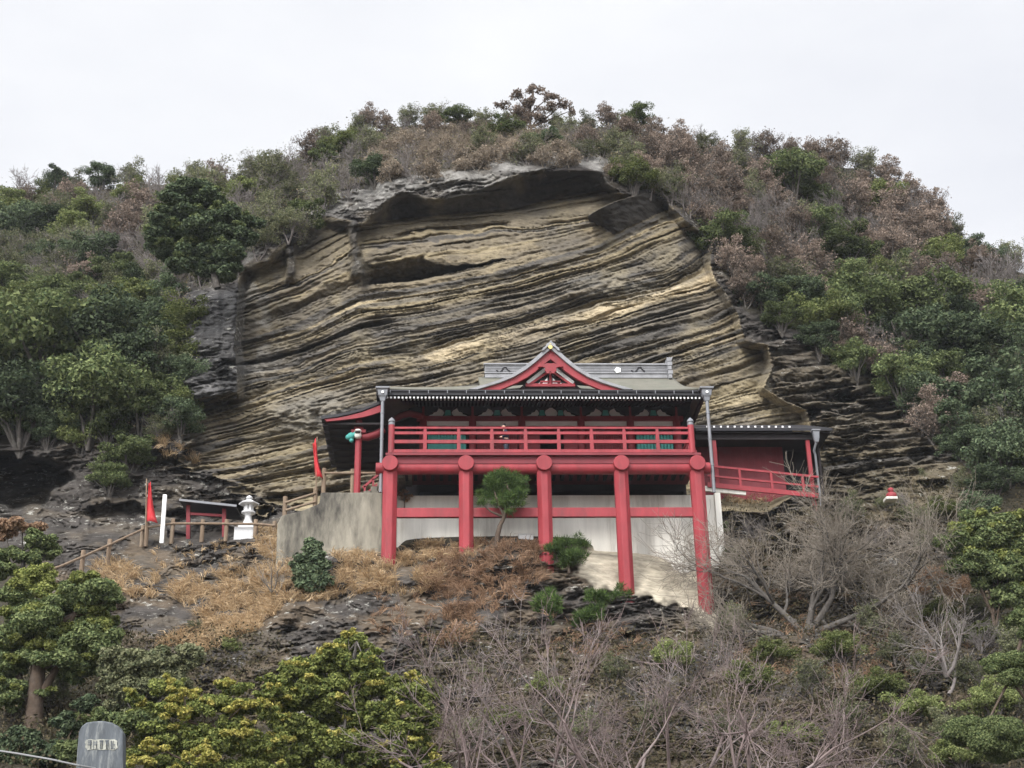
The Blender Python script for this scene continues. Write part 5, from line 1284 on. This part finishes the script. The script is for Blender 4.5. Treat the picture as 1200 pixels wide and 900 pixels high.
clump_tree('evergreen_bush', 'dark bush at the bottom left corner under the big pruned tree', 'bush',
           [(30, 868, 36, 16), (8, 885, 30, 16), (55, 885, 28, 16), (75, 850, 18, 14), (100, 825, 20, 12)], 38.5, (35, 930), 'leafdark', 'barkbrown', .055, .8, None, 'leaf', .06, None, 15)
clump_tree('grey_green_bush', 'speckled grey-green bush behind the stone monument', 'bush',
           [(150, 772, 30, 16), (185, 782, 28, 16), (135, 795, 24, 16), (165, 805, 36, 18), (200, 808, 24, 15), (145, 825, 26, 14), (222, 770, 20, 14)], 41, (165, 860), 'leafgrey', 'bark', .055, .6, None, 'leaf', .06, None, 16, fill=[(110, 770), (230, 762), (245, 800), (200, 830), (130, 835)], nfill=16, fr=(18, 11))
clump_tree('evergreen_bush', 'small leafy green bush right behind the monument top', 'bush', [(150, 850, 26, 16), (120, 838, 18, 10), (175, 850, 20, 14), (80, 880, 20, 18)], 36.5, (150, 905), 'leafmid', 'barkbrown', .055, .6, None, 'leaf', .06, None, 17)
clump_tree('yellow_leaved_shrub', 'broad shrub with bright yellow leaf tips right of the stone monument', 'shrub',
           [(215, 812, 26, 7, -.3, 1), (240, 826, 30, 13), (205, 834, 22, 9, -.4, 1), (275, 832, 28, 12), (288, 824, 22, 7, -.4, 1), (185, 858, 24, 12), (178, 872, 22, 8, -.5, 1), (225, 862, 34, 17), (270, 868, 30, 17), (280, 856, 20, 7, -.6, 1), (205, 890, 32, 14), (235, 884, 30, 8, -.7, 1), (290, 895, 34, 16), (165, 893, 20, 7, -.7, 1), (255, 902, 30, 10)],
           36, (235, 945), 'leafmidlime', 'barkbrown', .046, .62, 'yellowing shrubs along the bottom', 'leaf', .07, [(235, 960), (235, 900), (235, 850)], 18, mats2=['leafyellow'], fill=[(150, 815), (200, 800), (262, 805), (325, 800), (335, 905), (142, 905), (158, 860)], nfill=46, fr=(17, 9))
clump_tree('yellow_leaved_shrub', 'tall lime green shrub with a yellow crown standing against dark rock', 'shrub',
           [(408, 742, 9, 5, 0, 1), (420, 752, 16, 8), (436, 760, 14, 8), (400, 764, 16, 9), (388, 756, 12, 5, 0, 1), (432, 778, 18, 10), (375, 782, 28, 12), (335, 792, 24, 11), (310, 800, 18, 9), (405, 798, 30, 14), (350, 818, 34, 15), (440, 808, 22, 12), (475, 812, 28, 12), (492, 832, 20, 12), (390, 832, 38, 16), (440, 838, 30, 14), (340, 850, 34, 16), (470, 858, 30, 14), (400, 868, 40, 16), (352, 885, 34, 15), (440, 890, 36, 15), (490, 885, 20, 14), (398, 900, 30, 12), (437, 800, 12, 5, -.5, 1), (330, 838, 12, 5, -.7, 1)],
           37.5, (400, 945), 'leafmidlime', 'bark', .052, .62, 'yellowing shrubs along the bottom', 'leaf', .05, [(400, 965), (400, 900), (405, 840), (412, 780), (418, 752)], 19, 1.1, mats2=['leafyellow'], fill=[(300, 795), (375, 775), (405, 745), (448, 762), (455, 790), (508, 802), (512, 905), (300, 905)], nfill=70, fr=(18, 10))
# right side
clump_tree('evergreen_bush', 'big rounded green bush on the slope at the right edge', 'bush',
           [(1150, 612, 24, 12), (1178, 618, 24, 14), (1128, 632, 26, 14), (1162, 638, 30, 16), (1192, 648, 24, 18), (1140, 658, 26, 14), (1175, 668, 28, 16), (1205, 680, 22, 18), (1152, 678, 18, 10), (1190, 698, 24, 14)], 50, (1165, 730), 'leafmid', 'barkbrown', .065, .7, None, 'leaf', .09, None, 21, 1.2, grow_k=1.15, fill=[(1120, 625), (1180, 602), (1240, 640), (1240, 720), (1150, 690)], nfill=20, fr=(20, 11), mats2=['leaflime'])
t = clump_tree('topiary_pine', 'clipped topiary pine with rounded green pads at the bottom right', 'tree',
           [(1178, 784, 25, 11), (1196, 778, 18, 9), (1150, 860, 32, 14), (1185, 872, 26, 12), (1208, 868, 18, 14), (1200, 732, 12, 11)], 36, (1225, 950), 'leafmid', 'barkbrown', .03, 1.0, None, 'leaf', .11, [(1230, 970), (1215, 900), (1210, 830), (1206, 780), (1202, 735)], 22, .8, grow_k=1.5)
clump_tree('fern_clump', 'dry tan ferns on the rock beside the big green bush', 'fern', [(1095, 672, 20, 10), (1118, 690, 22, 9), (1080, 690, 14, 9), (1135, 680, 14, 8)], 53, (1108, 712), 'dryred', 'barkbrown', .07, .45, None, 'needle', .02, None, 23, limbs=False)

# bare cherry trees along the bottom and the grey tree below the corridor
def bare_tree(name, label, base, Y, ln, r, kids, depth, stems, spread, seed, mat, rmin, group=None, lean=(0, 0), up=.1, fine='twigs', ratio=.66, wob=.15, droop=0, clip=None, dirs=None):
    rng = np.random.RandomState(seed); b = W(*base, Y); t = empty(name, b); tag(t, label, 'tree', group); segs = []
    for s_ in range(stems):
        a = 2 * math.pi * (s_ + .5) / stems + rng.uniform(-.4, .4)
        d0 = np.array(dirs[s_]) if dirs else np.array((math.cos(a) * .75 + lean[0], math.sin(a) * .55 + lean[1], .95))
        grow(rng, np.array((0, 0, -.4 if s_ == 0 else 0.2)), d0, ln * rng.uniform(.85, 1.15), r, depth, kids, spread, up, wob, segs, ratio, 4, rmin, droop)
    th = [s for s in segs if s[4] >= 2]; fi = [s for s in segs if s[4] < 2]
    o = mesh_np('trunk', *tubes(th, 6), M['bark'] if mat is M['thintwig'] else mat); o.parent = t
    o = mesh_np(fine, *tubes(fi, 3), mat); o.parent = t
    return t, segs
CG = 'bare cherry trees along the bottom'
K5 = (3, 4, 4, 4)
for i, (bu, Yc, ln, lean, txt, seed) in enumerate([
    (545, 37, 2.6, (-.45, 0), 'bare cherry tree whose limbs reach left across the lime green shrub', 31), (640, 38.5, 2.3, (-.1, 0), 'bare cherry tree with upright reddish twigs below the middle rocks', 32),
    (722, 36.5, 2.5, (.05, 0), 'bare cherry tree straight below the open branched pine shrub', 33), (800, 39, 2.4, (.1, 0), 'bare cherry tree below the last red pillar', 34),
    (872, 36, 2.8, (.55, 0), 'bare cherry tree with a thick pale limb reaching far right', 35), (965, 40, 1.9, (.35, 0), 'low bare cherry tree furthest right beside the topiary pine', 36)]):
    bare_tree('cherry_tree', txt, (bu, 975), Yc, ln * 1.04, .07, K5, 4, 4, .5, seed, M['cherry'], .0058, CG, lean, .035, ratio=.62, wob=.11)
bare_tree('bare_tree', 'wide grey bare tree with dense fine twigs below the red corridor', (945, 752), 53.2, 3.55, .15, (5, 7, 7, 6), 4, 5, .55, 41, M['thintwig'], .0075, None, (0, 0), .03, ratio=.66, dirs=[(-1.1, -.1, .8), (-.35, .3, 1.2), (.3, -.2, 1.2), (1.0, .1, .8), (1.2, -.3, .25)])
bare_tree('bare_tree', 'small bare tree on the bank at the far right below the ferns', (1110, 800), 46, 1.5, .07, (4, 4, 4), 3, 4, .5, 42, M['twig'], .008, None, (.1, 0), .05)
bare_tree('bare_tree', 'thin reddish bare sapling beside the round evergreen bush', (318, 700), 53.8, .9, .03, (4, 4), 2, 4, .4, 43, M['thintwig'], .008, None, (0, 0), .1)

# scrub shrubs over the right bank and along the foot of the slope
sx_rng = random.Random(5)
SH = [(860, 735, 'grey_leaf', 26), (905, 770, 'olive', 24), (985, 765, 'olive', 26), (1020, 735, 'grey_leaf', 26), (1050, 770, 'grey_leaf', 28), (880, 800, 'olive', 28), (950, 805, 'grey_leaf', 28), (1030, 810, 'olive', 30), (1090, 790, 'grey_leaf', 28), (1075, 835, 'olive', 30), (1000, 850, 'grey_leaf', 32), (1110, 860, 'grey_leaf', 30),
      (860, 655, 'grey_leaf', 18), (890, 625, 'grey_bare', 18), (1000, 600, 'grey_leaf', 22), (1070, 610, 'grey_leaf', 22), (1030, 640, 'grey_bare', 24), (1036, 592, 'grey_leaf', 13), (1054, 588, 'grey_bare', 12), (1058, 592, 'grey_bare', 14), (1090, 640, 'grey_leaf', 22), (845, 620, 'mid', 10), (1130, 570, 'grey_leaf', 20), (1165, 575, 'dark', 24), (1120, 745, 'grey_leaf', 24), (1150, 760, 'grey_bare', 26),
      (560, 800, 'grey_leaf', 24), (640, 810, 'olive', 22), (720, 790, 'grey_leaf', 24), (790, 775, 'olive', 24), (600, 850, 'olive', 26), (690, 860, 'grey_leaf', 28), (770, 850, 'grey_leaf', 28), (850, 865, 'grey_leaf', 28), (545, 870, 'grey_leaf', 26), (930, 870, 'olive', 26), (225, 740, 'grey_leaf', 14), (270, 760, 'olive', 14), (1170, 745, 'olive', 26), (1195, 770, 'grey_leaf', 28), (1140, 800, 'grey_leaf', 28), (1165, 830, 'olive', 28), (1100, 720, 'olive', 20), (1145, 720, 'grey_leaf', 22), (1190, 830, 'grey_leaf', 26), (1130, 890, 'olive', 28), (1060, 885, 'grey_leaf', 30), (1150, 610, 'dark', 22), (1105, 600, 'olive', 18), (1085, 565, 'grey_leaf', 14), (60, 820, 'grey_leaf', 26), (100, 850, 'olive', 22), (15, 830, 'grey_leaf', 26)]
SN = {'grey_leaf': ('scrub_shrub', 'sparse grey-green scrub shrub'), 'olive': ('olive_green_shrub', 'olive-green scrub shrub'), 'grey_bare': ('twiggy_shrub', 'bare grey twiggy shrub'), 'mid': ('leafy_shrub', 'small leafy green shrub'), 'dark': ('evergreen_shrub', 'dark evergreen shrub')}
def szone(u, v): return 'under the red corridor' if v < 668 and u > 820 else 'on the bank below the wide bare tree' if u > 840 else 'behind the bare cherry twigs' if u > 500 else 'on the dry grass bank' if u > 200 else 'under the big pruned tree'
zz = {}
for h in SH: zz.setdefault((h[2], szone(h[0], h[1])), []).append(h)
for (k, zn), hs in zz.items():
    hs.sort()
    for i, (u, v, kd, r) in enumerate(hs):
        nm, ds = SN[kd]; lab = f'{ds} {zn}' + ('' if len(hs) == 1 else f', {ORD[i]} from left')
        p = G(u, v + r * .5); sc = r * 1.9 * (p - CAM).length / FPX / 2.8
        place_tree(kd, sx_rng.randrange(4), p - Vector((0, 0, .1)), sc, sx_rng.uniform(0, 6.28), nm, lab, 'shrub', 'scrub shrubs on the temple slope', sx_rng.uniform(.8, 1))

# ------------------------------------------------------------------ ground cover nobody could count: dry grass and undergrowth
def surf(uv):
    j = np.clip(np.searchsorted(us, uv[:, 0]), 0, len(us) - 1)
    out = np.zeros((len(uv), 3)); 
    vj = V[:, j]
    i = np.array([np.searchsorted(vj[:, k], uv[k, 1]) for k in range(len(uv))]); i = np.clip(i, 0, V.shape[0] - 1)
    return Pw[i, j]
def in_poly_pts(rng, poly, n):
    p = np.array(poly); lo, hi = p.min(0), p.max(0); out = np.zeros((0, 2))
    while len(out) < n:
        c = rng.uniform(lo, hi, (n * 2, 2)); k = pip(c[:, 0], c[:, 1], poly) & (fbm(c[:, 0] / 11, c[:, 1] / 8, 3) > rng.uniform(.3, .6, len(c)))
        out = np.concatenate([out, c[k]])
    return out[:n]
def grass_mesh(name, patches, mat, label, seed):
    rng = np.random.RandomState(seed); Vs = []; 
    for poly, n, ln in patches:
        # tufts: blades share a root
        nt_ = max(1, n // 14); roots = surf(in_poly_pts(rng, poly, nt_)); lean = rng.normal(0, .5, (nt_, 3)); lean[:, 1] -= .55; lean[:, 2] = 0
        k = rng.randint(0, nt_, n); b = roots[k] + rng.normal(0, .05, (n, 3))
        L_ = ln * rng.uniform(.5, 1.3, n)[:, None]; d = lean[k] + rng.normal(0, .4, (n, 3)); d[:, 2] = rng.uniform(.5, 1.1, n); d /= np.linalg.norm(d, axis=1)[:, None]
        tip = d * np.array((1.0, 1.0, .0)); side = np.cross(d, rng.normal(0, 1, (n, 3))); side /= np.linalg.norm(side, axis=1)[:, None]; w_ = .011
        m1 = b + d * L_ * .55; m2 = m1 + (d * .5 + tip * .8 - np.array((0, 0, .35))) * L_ * .5
        Vs.append(np.stack([b - side * w_, b + side * w_, m1 + side * w_, m1 - side * w_, m2 + side * w_ * .3, m2 - side * w_ * .3], 1))
    Vv = np.concatenate(Vs); n = len(Vv); base = np.arange(n)[:, None] * 6
    Fq = np.concatenate([base + np.array([0, 1, 2, 3]), base + np.array([3, 2, 4, 5])])
    o = mesh_np(name, Vv.reshape(-1, 3), Fq, mat); tag(o, label, 'grass', None, 'stuff'); return o
grass_mesh('dry_grass', [
    ([(105, 662), (150, 655), (190, 668), (185, 700), (130, 700)], 1800, .5),
    ([(190, 690), (240, 672), (320, 662), (400, 648), (470, 655), (455, 690), (400, 702), (335, 708), (305, 738), (235, 765), (175, 760), (240, 728), (212, 708)], 15000, .5),
    ([(296, 622), (325, 620), (335, 660), (305, 650)], 1500, .5), ([(180, 640), (300, 632), (320, 660), (180, 668)], 700, .3),
    ([(840, 580), (900, 576), (910, 592), (845, 590)], 500, .3), ([(172, 505), (215, 515), (235, 545), (190, 540)], 700, .5), ([(430, 690), (520, 660), (520, 690), (470, 700)], 1500, .4), ([(458, 650), (500, 637), (560, 633), (560, 650), (470, 664)], 2600, .4)],
    M['dry'], 'pale tan dry grass on the rocky slope before the concrete wall', 51)
grass_mesh('dry_grass', [
    ([(500, 655), (540, 640), (600, 634), (640, 642), (648, 668), (605, 705), (565, 725), (540, 765), (508, 755), (525, 705), (490, 690)], 8000, .5),
    ([(640, 720), (760, 735), (780, 770), (640, 770)], 900, .4), ([(860, 690), (1000, 700), (1140, 760), (1000, 820), (860, 780)], 3000, .4), ([(440, 690), (520, 700), (520, 760), (430, 740)], 700, .35)],
    M['dryred'], 'rusty dry ferns and grass below the stage pillars', 52)
grass_mesh('crest_grass', [([(425, 178), (470, 160), (560, 150), (640, 162), (700, 172), (640, 178), (560, 184), (480, 200)], 5000, 1.1), ([(715, 200), (780, 205), (800, 235), (730, 215)], 900, .9)], M['drylight'], 'tall dry tan grass on the crest above the cliff lip', 53)
def undergrowth(name, label, uv, mats_n, seed, size, hgt):
    rng = np.random.RandomState(seed); p = surf(uv); P2 = p + np.stack([rng.normal(0, .25, len(p)), rng.normal(0, .25, len(p)), np.abs(rng.normal(0, hgt, len(p)))], 1)
    vv, ff = leaves(rng, P2, rng.normal(0, .5, (len(p), 3)), size)
    o = mesh_np(name, vv, ff, mats_n); tag(o, label, 'undergrowth', None, 'stuff')
M['underdark'] = leaf_mat('dim_undergrowth', (.028, .030, .016), (.135, .11, .07), .2, .1)
M['under'] = leaf_mat('mixed_undergrowth', (0.054, 0.060, 0.030), (0.240, 0.198, 0.132), .2, .1)
rg = np.random.RandomState(61); c = np.stack([rg.uniform(-290, 1490, 400000), rg.uniform(140, 800, 400000)], 1)
okm = np.array([ok_region(a, b - 6) for a, b in c]) & ~pip(c[:, 0], c[:, 1], FACE)
cl = fbm(c[:, 0] / 9, c[:, 1] / 7, 3) > .42
undergrowth('undergrowth', 'low mixed leafy undergrowth covering the hill between the trees', c[okm & cl][:130000], M['under'], 62, .085, .6)
c = np.stack([rg.uniform(-290, 1490, 330000), rg.uniform(560, 905, 330000)], 1)
low_ok = ((c[:, 1] > 700 + .0 * c[:, 0]) & (c[:, 0] > 480) & (c[:, 1] > 745)) | ((c[:, 0] > 845) & (c[:, 1] > 600)) | ((c[:, 0] < 330) & (c[:, 1] > 745)) | ((c[:, 0] > 1040) & (c[:, 1] > 560))
c = c[low_ok & (fbm(c[:, 0] / 12, c[:, 1] / 9, 3) > .44)]
undergrowth('undergrowth', 'brown and olive undergrowth on the bank along the bottom and right', c[:110000], M['underdark'], 63, .06, .28)

hz_ = MB(); hz_.box(-420, 420, -60, 340, -2.5, 118)
hzm = bpy.data.materials.new('haze'); hzm.use_nodes = True; ht_ = hzm.node_tree; ht_.nodes.clear()
ho = ht_.nodes.new('ShaderNodeOutputMaterial'); hv = ht_.nodes.new('ShaderNodeVolumePrincipled'); hv.inputs['Density'].default_value = .0002; hv.inputs['Color'].default_value = (.86, .9, .97, 1)
ht_.links.new(hv.outputs[0], ho.inputs['Volume'])
tag(hz_.build('haze', hzm), kind='stuff')
